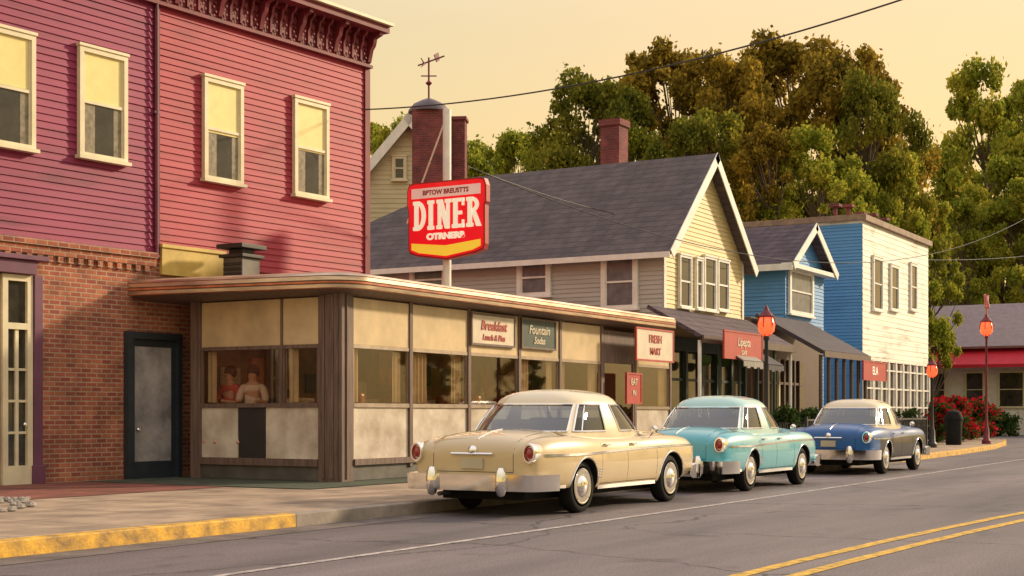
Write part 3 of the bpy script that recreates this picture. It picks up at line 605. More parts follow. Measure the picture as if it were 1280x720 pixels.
MB().cyl((.12,.16,sz(150)-zo),(.9,1.6,zt_-.6),.018,n=8).obj('brace',sg,('white',))
MB().box(.071,.2,-.10,.22,zt_-.5,zt_-.42).obj('bracket',sg,('grey',)); MB().box(.071,.2,-.10,.22,zb_+.3,zb_+.38).obj('bracket',sg,('grey',))
# ---------------------------------------------------------------- gable house
HAx,_=at_t(829,15.5); HA=Fr(HAx,15.5,0)
ha=thing('gable_house','grey and yellow clapboard gable house with dark shingle roof','house',(HAx,15.5,0))
WA=HA.front(928)[0]; zE=HA.front(829,303)[1]; aAp=WA/2; zA=HA.front(882,196)[1]
TB=13.5; TR=HA.side(590,210,a=aAp)[0]
mb=MB(); mb.box(0,WA,.0,TB,0,zE,0); mb.prism([(0,zE),(WA,zE),(aAp,zA)],'y',0,.3,0)
clap(mb,.2,zE,lambda z:(0,WA),y=0); 
clap(mb,zE,zA,lambda z:((z-zE)/(zA-zE)*aAp,WA-(z-zE)/(zA-zE)*(WA-aAp)),y=0); mb.obj('gable_wall',ha,('yellowclap',))
mb=MB(); clap(mb,.2,zE,lambda z:(-TB,0),y=0); mb.obj('side_wall',ha,('greyclap',),loc=(-.003,0,0),rotz=R90)
ov=.35; sl=(zA-zE)/aAp
mb=MB()
def rp(x,y,dz=.0):
    zz=zA-sl*abs(x-aAp); return (x,y,zz+.06+dz)
mb.slab([rp(-ov,-ov),rp(aAp,-ov),rp(aAp,TR),rp(-ov,TB+ov)],.12); mb.slab([rp(aAp,-ov),rp(WA+ov,-ov),rp(WA+ov,TB+ov),rp(aAp,TR)],.12)
mb.slab([rp(-ov,TB+ov),rp(aAp,TR),rp(WA+ov,TB+ov)],.12); ro=mb.obj('roof',ha,('shingle',))
mb=MB()
def rake(x0,x1):
    mb.slab([(x0,-ov-.03,rp(x0,0)[2]+.02),(x1,-ov-.03,rp(x1,0)[2]+.02),(x1,-ov-.004,rp(x1,0)[2]+.02),(x0,-ov-.004,rp(x0,0)[2]+.02)],.26)
rake(-ov,aAp);rake(aAp,WA+ov)
mb.box(-ov-.03,-ov-.004,-ov,TB+ov,zE-sl*ov-.10,zE-sl*ov+.05)
mb.box(-.03,.12,-.045,-.023,.2,zE); mb.box(WA-.12,WA+.01,-.045,-.023,.2,zE); mb.obj('fascia_trim',ha,('white',))
cy,cz=HA.side(765,195,a=aAp+.5)
mb=MB()
mb.box(aAp+.35,aAp+.95,cy-.3,cy+.3,zA-1,HA.side(765,154,a=aAp+.5)[1]); mb.box(aAp+.3,aAp+1.0,cy-.35,cy+.35,HA.side(765,158,a=aAp+.5)[1],HA.side(765,150,a=aAp+.5)[1]); mb.obj('chimney',ro,('chimbrick',))
for (x0,x1,y0,y1) in ((846,861,320,384),(867,875,324,386),(877,892,322,388),(894,908,326,388)):
    a0=HA.front(x0)[0];a1=HA.front(x1)[0];c=(x0+x1)/2; window(ha,(a0+a1)/2,-.022,HA.front(c,y1)[1],a1-a0,HA.front(c,y0)[1]-HA.front(c,y1)[1],frame='white',style='plain',fw=.06)
for (x0,x1,y0,y1) in ((648,690,324,370),(753,799,319,386),(514,560,330,370)):
    b0=HA.side(x0)[0];b1=HA.side(x1)[0];c=(x0+x1)/2; window(ha,-.025,(b0+b1)/2,HA.side(c,y1)[1],b0-b1,HA.side(c,y0)[1]-HA.side(c,y1)[1],rotz=R90,frame='white',style='pale',fw=.13)
def shopfront(fr,par,a0,a1,zh,mainm,nb,b=-.03):
    mb=MB(); mb.box(a0,a1,b-.10,b+.005,.15,.75,0); mb.box(a0,a1,b-.10,b+.005,zh-.35,zh,0)
    step=(a1-a0)/nb
    for i in range(nb+1): mb.box(a0+i*step-.06,a0+i*step+.06,b-.13,b+.004,.15,zh-.36,0)
    mb.box(a0,a1,b-.03,b+.003,.75,zh-.35,1)
    for i in range(nb):
        mb.box(a0+i*step+.06,a0+(i+1)*step-.06,b-.06,b-.031,2.15,2.22,0)
        mb.box(a0+i*step+.15,a0+i*step+.15+random.uniform(.2,.6),b-.036,b-.0305,1.0+.2*(i%3),1.35+.25*(i%2),2+(i%2))
    mb.obj('shopfront',par,(mainm,'winglass','signcream','signrust'))
shopfront(HA,ha,.1,WA-.1,3.3,'shopgreen',5)
mb=MB(); mb.slab([(-1.0,-1.5,3.25),(WA+.3,-1.5,3.25),(WA+.3,-.03,4.05),(-1.0,-.03,4.05)],.10); mb.obj('porch_roof',ha,('shinglep',))
for i in range(6): 
    x=-.9+i*(WA+1.1)/5; MB().cyl((x,-1.4,.15),(x,-1.4,3.12),.05,n=8).obj('porch_post',ha,('white' if i in(0,5) else 'shopgreen',),smooth=40)
MB().box(-1.0,WA+.3,-1.56,-1.5,3.05,3.24).obj('porch_fascia',ha,('shopbrown',))
for i in range(5):
    x=-.3+i*1.2; bm_=MB(); bm_.cyl((x,-1.3,2.75),(x,-1.3,3.1),.006,n=5); bm_.lathe([(.08,2.5),(.16,2.58),(.17,2.72),(.12,2.76)],(x,-1.3,0),'z',12); bm_.obj('hanging_basket',ha,('leafC',))
def awning(par,a0,a1,b0,b1,z1,z0,m,name='awning'):
    mb=MB(); mb.slab([(a0,b1,z0),(a1,b1,z0),(a1,b0,z1),(a0,b0,z1)],.03)
    n=max(3,int((a1-a0)/.2)); st=(a1-a0)/n
    for i in range(n): mb.box(a0+i*st+.004,a0+(i+1)*st-.004,b1-.012,b1+.01,z0-.16-(.04 if i%2 else 0),z0-.025)
    mb.obj(name,par,(m,))
awning(ha,.3,1.7,-1.6,-2.1,2.95,2.65,'awngrey'); awning(ha,2.1,3.3,-1.6,-2.1,2.9,2.6,'awndark')
board(795,842,411,452,[('FRESH',.17,.34),('MART',-.2,.3)],'signrust','signcream',fr=Fr(HAx,13.7,0),b=0,frame='signrust',label='cream sign with red letters and red frame',shear=0)
board(905,953,415,450,[('Lipepta',.12,.42),('CAFE',-.25,.22)],'signcream','signrust',fr=Fr(HAx,13.6,0),b=0,frame='signrust',label='rust red hanging cafe sign with pale letters')
board(783,802,466,505,[('EAT',.2,.28),('IN',-.15,.25)],'signcream','signrust',fr=Fr(HAx,13.9,0),b=0,frame='signrust',label='small red vertical sign by shop door',shear=0)
# ---------------------------------------------------------------- cream house behind
sb_,tb_=at_depth(512,50); hb=thing('cream_house','cream clapboard gable house behind red house','house',(sb_,tb_,0),R90+TH)
zap=H+(HY-148)/F*50; zev=zap-3.6
mb=MB(); mb.box(-3.0,3.0,0,4,0,zev); mb.prism([(-3.0,zev),(3.0,zev),(0,zap)],'y',0,4); clap(mb,zev-3,zev,lambda z:(-3.0,3.0),y=0,pitch=.16); clap(mb,zev,zap,lambda z:(-3.0*(zap-z)/3.6,3.0*(zap-z)/3.6),y=0,pitch=.16)
mb.obj('wall',hb,('creamclap',))
k6=3.4*3.6/3.0
mb=MB()
for sgn in (-1,1): mb.slab([(0,-.4,zap+.1),(sgn*3.4,-.4,zap+.1-k6),(sgn*3.4,4.3,zap+.1-k6),(0,4.3,zap+.1)],.12)
mb.obj('roof',hb,('shingle',))
mb=MB()
for sgn in (-1,1): mb.slab([(0,-.46,zap+.13),(sgn*3.4,-.46,zap+.13-k6),(sgn*3.4,-.41,zap+.13-k6),(0,-.41,zap+.13)],.3)
mb.obj('rake_trim',hb,('white',)); window(hb,-.35,-.022,H+(HY-225)/F*50,.5,.8,frame='cream',style='plain')
cs,ct=at_depth(536,46); ch=thing('brick_chimney','tall dark red brick chimney with pointed cap and weathervane','chimney',(cs,ct,0))
def cz_(py): return H+(HY-py)/F*46
MB().box(-.5,.5,-.5,.5,0,cz_(140)).obj('chimney_stack',ch,('chimbrick',),rotz=math.radians(30))
mb=MB(); mb.lathe([(.66,cz_(141)),(.65,cz_(138)),(.5,cz_(131)),(.25,cz_(126)),(.06,cz_(123))],n=20); mb.obj('chimney_cap',ch,(mat('grey metal cap',(.12,.09,.11),.5,var=.3),),smooth=40)
mb=MB(); mb.cyl((0,0,cz_(124)),(0,0,cz_(72)),.03,n=8)
rt=math.radians(-60); ux,uy=math.cos(rt),math.sin(rt)
mb.cyl((-.35*ux,-.35*uy,cz_(82)),(.5*ux,.5*uy,cz_(70)),.025,n=6); mb.cyl((-.25*ux,-.25*uy,cz_(95)),(.25*ux,.25*uy,cz_(95)),.02,n=6); mb.lathe([(.01,cz_(108)),(.11,cz_(104)),(.01,cz_(100))],n=10)
mb.prism([(.3,cz_(66)),(.55,cz_(61)),(.62,cz_(70)),(.45,cz_(74))],'y',-.015,.015); mb.prism([(-.45,cz_(76)),(-.3,cz_(82)),(-.45,cz_(88)),(-.2,cz_(82))],'y',-.015,.015)
mb.obj('weathervane',ch,('darkred',))
cs2,ct2=at_depth(571,47); MBc=MB(); MBc.box(-.3,.3,-.3,.3,0,H+(HY-152)/F*47); MBc.box(-.35,.35,-.35,.35,H+(HY-152)/F*47,H+(HY-148)/F*47)
q=MBc.obj('brick_chimney',None,('chimbrick',),(cs2,ct2,0),math.radians(25)); tag(q,'slim brown brick chimney behind the sign pole','chimney')
# ---------------------------------------------------------------- blue gable building
BDx,_=at_t(981,15.9); BD=Fr(BDx,15.9,0); bd=thing('blue_house','blue clapboard house with small white trimmed gable','house',(BDx,15.9,0))
WD=BD.front(1029)[0]; zE2=BD.front(981,323)[1]; zA2=BD.front(1007,283)[1]; hm=WD/2
mb=MB(); mb.box(0,WD,0,9,0,zE2); mb.prism([(0,zE2),(WD,zE2),(hm,zA2)],'y',0,9); clap(mb,.2,zE2,lambda z:(0,WD),y=0); clap(mb,zE2,zA2,lambda z:((z-zE2)/(zA2-zE2)*hm,WD-(z-zE2)/(zA2-zE2)*hm),y=0)
mb.obj('wall',bd,('blueclap',)); mb=MB(); clap(mb,.2,zE2,lambda z:(-9,0),y=0); mb.obj('side_wall',bd,('blueclap',),loc=(-.003,0,0),rotz=R90)
s2=(zA2-zE2)/hm; ov=.4; mb=MB()
def rp2(x): return zA2-s2*abs(x-hm)+.06
mb.slab([(-ov,-ov,rp2(-ov)),(hm,-ov,rp2(hm)),(hm,9.3,rp2(hm)),(-ov,9.3,rp2(-ov))],.12); mb.slab([(WD+ov,-ov,rp2(WD+ov)),(hm,-ov,rp2(hm)),(hm,9.3,rp2(hm)),(WD+ov,9.3,rp2(WD+ov))],.12); mb.obj('roof',bd,('shinglep',))
mb=MB()
for xa,xb in ((-ov,hm),(hm,WD+ov)): mb.slab([(xa,-ov-.04,rp2(xa)+.02),(xb,-ov-.04,rp2(xb)+.02),(xb,-ov-.004,rp2(xb)+.02),(xa,-ov-.004,rp2(xa)+.02)],.26)
mb.box(-ov-.04,-ov-.004,-ov,9,zE2-s2*ov-.16,zE2-s2*ov+.05); mb.box(-ov,WD+ov,-ov,-.025,zE2-.32,zE2-.18); mb.obj('fascia_trim',bd,('white',))
a0=BD.front(984)[0];a1=BD.front(1014)[0]; window(bd,(a0+a1)/2,-.022,BD.front(999,394)[1],a1-a0,BD.front(999,337)[1]-BD.front(999,394)[1],frame='white',style='pale',fw=.16)
# ---------------------------------------------------------------- weathered flat roof building
BEx,_=at_t(1078,15.4); BE=Fr(BEx,15.4,0); be=thing('flat_roof_building','flat roofed building with peeling white front and blue side','building',(BEx,15.4,0))
WE=BE.front(1160)[0]; zT=BE.front(1078,270)[1]
mb=MB(); mb.box(0,WE,0,14,0,zT); clap(mb,3.4,zT-.2,lambda z:(0,WE),y=0,pitch=.2,out=.016); mb.obj('wall',be,('oldwhite',))
mb=MB(); clap(mb,.2,zT-.25,lambda z:(-14,0),y=0); mb.obj('side_wall',be,('blueclap',),loc=(-.003,0,0),rotz=R90)
mb=MB(); mb.box(-.1,WE+.12,-.16,.0,zT-.16,zT+.05); mb.box(-.10,-.004,-.0,14,zT-.14,zT+.03); mb.box(-.05,WE,0,14,zT,zT+.08)
mb.obj('cornice',be,(mat('weathered brown cornice',(.30,.20,.14),.7,var=.4),))
random.seed(3)
for i in range(6):
    x=.6+i*1.6; hh=.25+random.random()*.6; mb=MB(); mb.cyl((x,1.2,zT+.07),(x,1.2,zT+.1+hh),.09,n=8); mb.box(x-.2,x+.2,1.0,1.4,zT+.1+hh,zT+.2+hh); mb.obj('roof_vent',be,('chimbrick',))
for (x0,x1,y0,y1) in ((1089,1101,322,388),(1111,1121,332,388),(1136,1144,330,388)):
    a0=BE.front(x0)[0];a1=BE.front(x1)[0];c=(x0+x1)/2; window(be,(a0+a1)/2,-.022,BE.front(c,y1)[1],a1-a0,BE.front(c,y0)[1]-BE.front(c,y1)[1],frame='white',style='plain',fw=.1)
mb=MB(); mb.box(.1,WE-.1,-.03,-.001,.7,3.3,1)
nn=9
for i in range(nn+1): 
    x=.1+(WE-.2)*i/nn; mb.box(x-.06,x+.06,-.10,-.002,.15,3.3,0)
for i in range(nn*2): 
    x=.1+(WE-.2)*(i+.5)/(nn*2); mb.box(x-.02,x+.02,-.07,-.031,.9,3.2,0)
for z in (.15,.8,1.5,2.2,2.9,3.25): mb.box(.1,WE-.1,-.08,-.032,z,z+(.6 if z<.2 else .06),0)
mb.obj('shop_window',be,('white','winglass'))
PE=Fr(at_t(940,15.9)[0],15.9,0); pr_l=PE.front(1085,b=-2.4)[0]-.2; px_=PE.ox-BDx
mb=MB(); mb.slab([(-.8,-2.5,3.15),(pr_l,-2.5,3.15),(pr_l,-.45,4.3),(-.8,-.45,4.3)],.12); mb.obj('porch_roof',bd,('awndark',),loc=(px_,0,0))
MB().box(-.8,pr_l,-2.56,-2.5,2.95,3.13).obj('porch_fascia',bd,('shopbrown',),loc=(px_,0,0))
for i in range(7):
    x=-.7+i*(pr_l+.6)/6; MB().cyl((x,-2.4,.15),(x,-2.4,3.02),.06,n=8).obj('porch_post',bd,('shopbrown',),loc=(px_,0,0),smooth=40)
mb=MB(); mb.box(-.8,pr_l+2,-.02,.2,.15,4.2,0); mb.box(-.5,pr_l,-.05,-.021,.9,2.9,1)
for i in range(9): mb.box(-.55+i*(pr_l)/8,-.45+i*pr_l/8,-.12,-.021,.15,3.0,2 if i in(2,3,4) else 0)
mb.box(-.5,pr_l,-.1,-.052,2.2,2.28,0)
mb.obj('shopfront',bd,('shopbrown','winglass','cream'),loc=(px_,-.25,0))
board(1079,1108,452,476,[('ELA',0,.6)],'signwhite','signrust',fr=Fr(BEx,13.3,0),b=0,frame='signrust',label='small red sign under the porch',shear=0)
# ---------------------------------------------------------------- low white building far
LWs=92; LW=thing('low_white_shop','low white shop with grey roof and red awning','shop',(LWs,23.5,0),R90)
def lz(py,k=90): return H+(HY-py)/F*k
mb=MB(); mb.box(-.5,22,0,9,0,lz(432)); mb.obj('wall',LW,('white',))
mb=MB(); mb.slab([(-1.2,-.7,lz(434)),(22.5,-.7,lz(434)),(22.5,5,lz(380)+.3),(-1.2,5,lz(380)+.3)],.15); mb.slab([(-1.2,10,lz(434)),(22.5,10,lz(434)),(22.5,5,lz(380)+.3),(-1.2,5,lz(380)+.3)],.15); mb.prism([(0,lz(434)),(9,lz(434)),(5,lz(382))],'x',-.5,-.3); mb.obj('roof',LW,(mat('pinkish grey roof',(.29,.22,.23),.7,var=.2),))
mb=MB(); mb.slab([(.0,-2.0,lz(457)),(22,-2.0,lz(457)),(22,-.02,lz(436)),(0,-.02,lz(436))],.06); mb.box(0,22,-2.03,-2.0,lz(461),lz(457)); mb.obj('awning',LW,('awnred',))
for x,ww in ((1.0,.9),(3.2,1.2),(5.4,1.6),(8,1.6)): window(LW,x,-.02,1.7,ww,2.2,frame='cream',style='plain')
# ---------------------------------------------------------------- street lamps
def lamp(x,y,zl,double=False,label=''):
    t=thing('street_lamp',label,'street lamp',(x,y,.146),group='street lamps along the pavement'); zl-=.146
    mb=MB(); mb.lathe([(.17,0),(.17,.12),(.11,.2),(.10,.55),(.065,.65),(.05,1.2),(.04,zl-.35),(.06,zl-.32),(.07,zl-.26),(.05,zl-.24)],n=14); mb.obj('post',t,('darkred' if double else 'dark',),smooth=35)
    def lan(z,s):
        mb=MB(); mb.lathe([(.07*s,0),(.17*s,.10*s),(.19*s,.24*s),(.15*s,.38*s),(.09*s,.44*s)],(0,0,z),n=12); l=mb.obj('lantern',t,('lamp',),smooth=35)
        c=MB(); c.lathe([(.16*s,.40*s),(.17*s,.43*s),(.06*s,.55*s),(.02*s,.66*s)],(0,0,z),n=12)
        for i in range(6):
            a=i*math.pi/3; c.cyl((.08*s*math.cos(a),.08*s*math.sin(a),z),(.2*s*math.cos(a),.2*s*math.sin(a),z+.24*s),.012*s,n=5); c.cyl((.2*s*math.cos(a),.2*s*math.sin(a),z+.24*s),(.15*s*math.cos(a),.15*s*math.sin(a),z+.42*s),.012*s,n=5)
        c.obj('lantern_cap',t,('darkred',))
    lan(zl-.24,1.0 if not double else 1.3)
    if double:
        mb=MB(); mb.cyl((0,0,zl+.5),(0,0,zl+.85),.04,n=8); mb.cyl((-.25,0,zl+1.3),(-.05,0,zl+.85),.05,n=8); mb.cyl((.25,0,zl+1.3),(.05,0,zl+.85),.05,n=8); mb.cyl((0,-.1,zl+.8),(0,.0,zl+1.25),.04,n=8); mb.box(-.2,.2,-.05,.05,zl+.83,zl+.9); mb.obj('finial',t,(mat('pink finial',(.6,.2,.18),.5,var=.2),))
x,k=at_t(958,10.9); lamp(x,10.9,H+(HY-406)/F*k,label='dark street lamp with glowing red lantern beside parked cars')
x,k=at_t(1233,11.9); lamp(x,11.9,H+(HY-412)/F*k,True,label='dark red street lamp with lit lantern and pink finial')
x,k=at_t(1165,12.2); lamp(x,12.2,H+(HY-463)/F*k,label='short street lamp with glowing red globe')
# ---------------------------------------------------------------- foliage
def leafcloud(centers,radii,n,size,flat=.8,pw_=.45):
    c=np.array(centers); r=np.array(radii); idx=np.random.choice(len(c),n,p=(r**2)/np.sum(r**2))
    d=np.random.normal(size=(n,3)); d/=np.linalg.norm(d,axis=1)[:,None]; rr=np.random.rand(n)**pw_*(1+.3*np.abs(np.random.normal(size=n))*(np.random.rand(n)<.3))
    P=c[idx]+d*(rr*r[idx])[:,None]*np.array([1,1,flat])
    a=np.random.normal(size=(n,3)); a/=np.linalg.norm(a,axis=1)[:,None]
    b=np.cross(a,np.random.normal(size=(n,3))); b/=np.linalg.norm(b,axis=1)[:,None]
    s=(size*(.6+.8*np.random.rand(n)))[:,None]/2
    V=np.empty((n,4,3)); V[:,0]=P-a*s*1.3; V[:,1]=P+b*s*.8; V[:,2]=P+a*s*1.3; V[:,3]=P-b*s*.8
    return V.reshape(-1,3)
def leafmesh(name,V,m):
    n=len(V)//4; me=bpy.data.meshes.new(name); me.vertices.add(4*n); me.vertices.foreach_set('co',V.ravel().astype(np.float32))
    me.loops.add(4*n); me.loops.foreach_set('vertex_index',np.arange(4*n,dtype=np.int32)); me.polygons.add(n); me.polygons.foreach_set('loop_start',np.arange(0,4*n,4,dtype=np.int32)); me.polygons.foreach_set('loop_total',np.full(n,4,dtype=np.int32))
    me.materials.append(M[m]); me.update(); me.validate(); return me
def treemeshes(seed,Ht,R,m,n=24000,cb=.28,leaf=.3,nc=60,rmin=.06,rvar=.13):
    rs=np.random.RandomState(seed); np.random.seed(seed); C=[];Rd=[]; mb=MB()
    segs=7; pts=[Vector((0,0,-.2))]
    for i in range(1,segs+1): pts.append(Vector((rs.normal()*.12*i*.5,rs.normal()*.12*i*.5,Ht*.82*i/segs)))
    tr=Ht*.022
    for i in range(segs): mb.cyl(pts[i],pts[i+1],tr*(1-i/segs*.85),tr*(1-(i+1)/segs*.85),n=9)
    for i in range(nc):
        zf=rs.rand()**.8; z=Ht*(cb+(.97-cb)*zf); prof=math.sin(min(1,(1-zf)*1.15+.12)*math.pi*.62)**.7 if zf>.25 else .65+zf*1.2
        a=rs.rand()*6.283; rad=R*prof*(rs.rand()**.42)*(.8+.32*rs.rand())
        big=(i%9==0 and rad<R*.6 and zf<.75)
        p=Vector((rad*math.cos(a),rad*math.sin(a),z)); C.append(p); Rd.append(R*(.30 if big else (rmin+rvar*rs.rand())))
        j=min(segs-1,max(1,int((z/Ht-.12)/.82*segs))); b=pts[j]; mid=(b+p)/2+Vector((0,0,-.3)); r0=tr*.35*(1-j/segs*.6)
        mb.cyl(b,mid,r0,r0*.6,n=5,caps=False); mb.cyl(mid,p,r0*.6,r0*.2,n=5,caps=False)
    me=bpy.data.meshes.new('trunk'); me.from_pydata(mb.v,[],mb.f); me.materials.append(M['bark']); sharp(me,60)
    return me,leafmesh('crown',leafcloud([tuple(p) for p in C],Rd,n,leaf),m)
TV=[treemeshes(1,20,6.4,'leafA',36000,.2,.23,110),treemeshes(2,20,5.8,'leafD',34000,.15,.23,100),treemeshes(3,20,6,'leafB',34000,.15,.23,100),treemeshes(4,20,5.2,'leafB',28000,.25,.23,84),treemeshes(5,20,6.2,'leafD',32000,.2,.24,92)]
def tree(px,top,depth,var,wsc=1.0,label='tall leafy tree with olive green crown',xy=None,hgt=None):
    hgt=hgt or H+(HY-top)/F*depth; s_=hgt/20.2; x,y=xy or at_depth(px,depth)
    t=thing('tree',label,'tree',(x,y,0),random.random()*6.28,'trees behind the main street'); 
    for nm,me in zip(('trunk','crown'),TV[var]):
        o=addobj(nm,me,t); o.scale=(s_*wsc,s_*wsc,s_)
    return t
random.seed(11)
for a in [(748,82,78,0,.72),(830,48,82,1,.82),(905,66,78,4,.72),(980,36,86,1,.90),(1055,52,82,4,.75),(1092,88,78,0,.6),(870,130,72,0,.7),(960,150,70,1,.7),(1020,160,70,2,.8),
          (690,165,88,2,.7),(645,158,92,3,.8),(600,172,96,2,.8),(790,150,76,3,.7),(500,150,84,2,.6),(452,150,90,3,.8),(560,185,100,3,.9),
          (1120,190,76,2,.6),(1160,245,84,3,.6),(1080,225,74,2,.6)]:
    tree(*a)
for a in [(1232,76,120,2,.66),(1295,92,112,3,.8),(1258,190,108,3,.8),(1205,245,104,3,.7),(1185,265,110,2,.8),(1300,200,106,2,.9),(1280,150,135,2,.7),(1158,255,130,2,.8),(1215,210,140,3,.7)]:
    tree(*a,label='tree with yellow green crown lit by low sun')
for i in range(13):  # unseen tree row across the street, placed to be reflected in the glass
    tree(0,0,0,(0,2,3,4)[i%4],.9,xy=(-8+i*7.5+random.uniform(-1.5,1.5),-16-random.uniform(0,5)),hgt=random.uniform(6,9),label='unseen leafy tree across the street, added for window reflections')
C=[];Rd=[]
for i in range(140):
    px=380+i*7.5; x,y=at_depth(px,150+random.random()*25); hh=6+random.random()*5
    for z in (2,5,8,11):
        if z<hh+3: C.append((x+random.gauss(0,1.5),y+random.gauss(0,1.5),z+random.random()*2)); Rd.append(2.6+random.random()*1.5)
o=addobj('far_wood',leafmesh('far_wood',leafcloud(C,Rd,60000,.7),'leafA')); o['kind']='stuff'; tag(o,'distant olive green wood behind the houses','woodland')
def bush(x,y,rad,hgt,m,nm,label,cat,n=1500,pot=True,leaf=.09,flowers=False,z=.146):
    t=thing(nm,label,cat,(x,y,z)); z0=0
    if pot:
        MB().lathe([(.16,0),(.2,.02),(.26,.35),(.28,.36),(.28,.42),(.2,.42)],n=16).obj('pot',t,('terra',),smooth=35); z0=.38
    C=[(random.gauss(0,rad*.45),random.gauss(0,rad*.45),z0+hgt*(.2+.7*random.random())) for _ in range(14)]
    addobj('foliage',leafmesh('foliage',leafcloud(C,[rad*.5]*14,n,leaf),m),t)
    if flowers: addobj('blossom',leafmesh('blossom',leafcloud([(a,b,c+.05) for a,b,c in C],[rad*.55]*14,int(n*.45),leaf),'petal'),t)
for px,t_ in ((942,12.6),(975,13.0),(1010,12.7),(1045,12.9),(906,12.8),(1065,12.8),(1110,13.4),(1140,13.6)):
    x,_=at_t(px,t_); bush(x,t_,.4,.9,'leafC','potted_plant','leafy green plant in a terracotta pot','plant')
for px,t_,r_ in ((1172,13.5,.6),(1184,13.8,.7),(1198,13.9,.7),(1212,14.2,.8),(1224,14.4,.8)):
    x,_=at_t(px,t_); bush(x,t_,r_,1.7,'leafC','flowering_bush','bush with red blossoms beside the pavement','bush',3000,False,.13,True)
for i in range(9):
    bush(84+random.random()*3,27-i*2.4,1.0,1.3,'leafC','hedge_bush','low green bush in front of white shop','bush',1500,False,.2,z=0)
for px0,px1,t_ in ((1008,1068,11.5),(1100,1158,11.9)):
    xa=at_t(px0,t_)[0]; xb=at_t(px1,t_)[0]; t=thing('railing','low dark metal railing beside the pavement cafe','railing',(xa,t_,.146),0,'cafe railings'); mb=MB()
    Lr=xb-xa; mb.box(0,Lr,-.02,.02,.95,1.0); mb.box(0,Lr,-.015,.015,.12,.15)
    nb=int(Lr/.14)
    for i in range(nb+1): mb.box(i*Lr/nb-.008,i*Lr/nb+.008,-.008,.008,.15,.95)
    mb.obj('rail',t,('dark',))
    for i in range(4): MB().box(i*Lr/3-.03,i*Lr/3+.03,-.03,.03,0,1.06).obj('post',t,('dark',))
def chair(x,y,r):
    t=thing('patio_chair','dark metal patio chair on the pavement','chair',(x,y,.146),r,'patio chairs')
    MB().box(-.22,.22,-.22,.22,.43,.46).obj('seat',t,('dark',),bevel=.01)
    b=MB()
    for i in range(5): b.box(-.2+i*.095,-.18+i*.095,.2,.22,.46,.88)
    b.box(-.22,.22,.195,.225,.88,.92); b.obj('backrest',t,('dark',))
    for sx in(-1,1):
        for sy in(-1,1): MB().cyl((sx*.2,sy*.2,.43),(sx*.23,sy*.23,0),.014,n=6).obj('leg',t,('dark',))
def table(x,y):
    t=thing('patio_table','round dark patio table on the pavement','table',(x,y,.146),0,'patio tables')
    MB().lathe([(.38,.71),(.4,.72),(.4,.74)],n=20).obj('table_top',t,('dark',)); MB().lathe([(.22,0),(.2,.03),(.03,.06),(.03,.71)],n=12).obj('table_base',t,('dark',))
for px,t_ in ((955,12.0),(990,12.2),(1030,12.2),(1128,12.6),(1150,12.8)):
    x,_=at_t(px,t_); table(x,t_); chair(x-.7,t_,math.pi/2); chair(x+.7,t_,-math.pi/2)
x,y=ground(1192,556,.15); t=thing('litter_bin','dark domed litter bin on the pavement','bin',(x,y,.146))
MB().lathe([(.26,0),(.28,.05),(.31,.9),(.33,.92)],n=20).obj('bin_body',t,('black',),smooth=35); MB().lathe([(.34,.92),(.34,.98),(.25,1.2),(.1,1.28)],n=20).obj('bin_lid',t,('black',),smooth=35)
for i in range(26):
    px=random.uniform(-5,42);py=random.uniform(624,640); x,y=ground(px,py,.15); r=random.uniform(.03,.07)
    mb=MB(); mb.lathe([(r*.5,-.01),(r,.3*r),(r*.8,r*.8),(r*.3,r)],n=7); q=mb.obj('stone',None,('gravel',),(x,y,.15),random.random()*6); tag(q,'small pale stone on the pavement by the building','stone','pale stones')
def wire(P,Q,sag,r,label):
    P=Vector(P);Q=Vector(Q); pts=[P.lerp(Q,i/24)-Vector((0,0,sag*4*(i/24)*(1-i/24))) for i in range(25)]
    q=MB().sweep(pts,circ(r,6)).obj('overhead_wire',None,('dark',),smooth=60); tag(q,label,'wire','overhead wires')
def P3(px,py,k): x,y=at_depth(px,k); return (x,y,H+(HY-py)/F*k)
wire(P3(455,137,29),P3(1150,-8,21),.35,.014,'thin dark overhead wire crossing above the street')
wire(P3(590,210,30),P3(1300,262,60),2.1,.012,'thin dark cable running along the rooftops')
wire(P3(585,208,31),P3(930,278,52),.5,.010,'thin dark cable from sign pole to house')
wire(P3(1080,322,60),P3(1300,318,85),.2,.02,'thin cable between buildings')
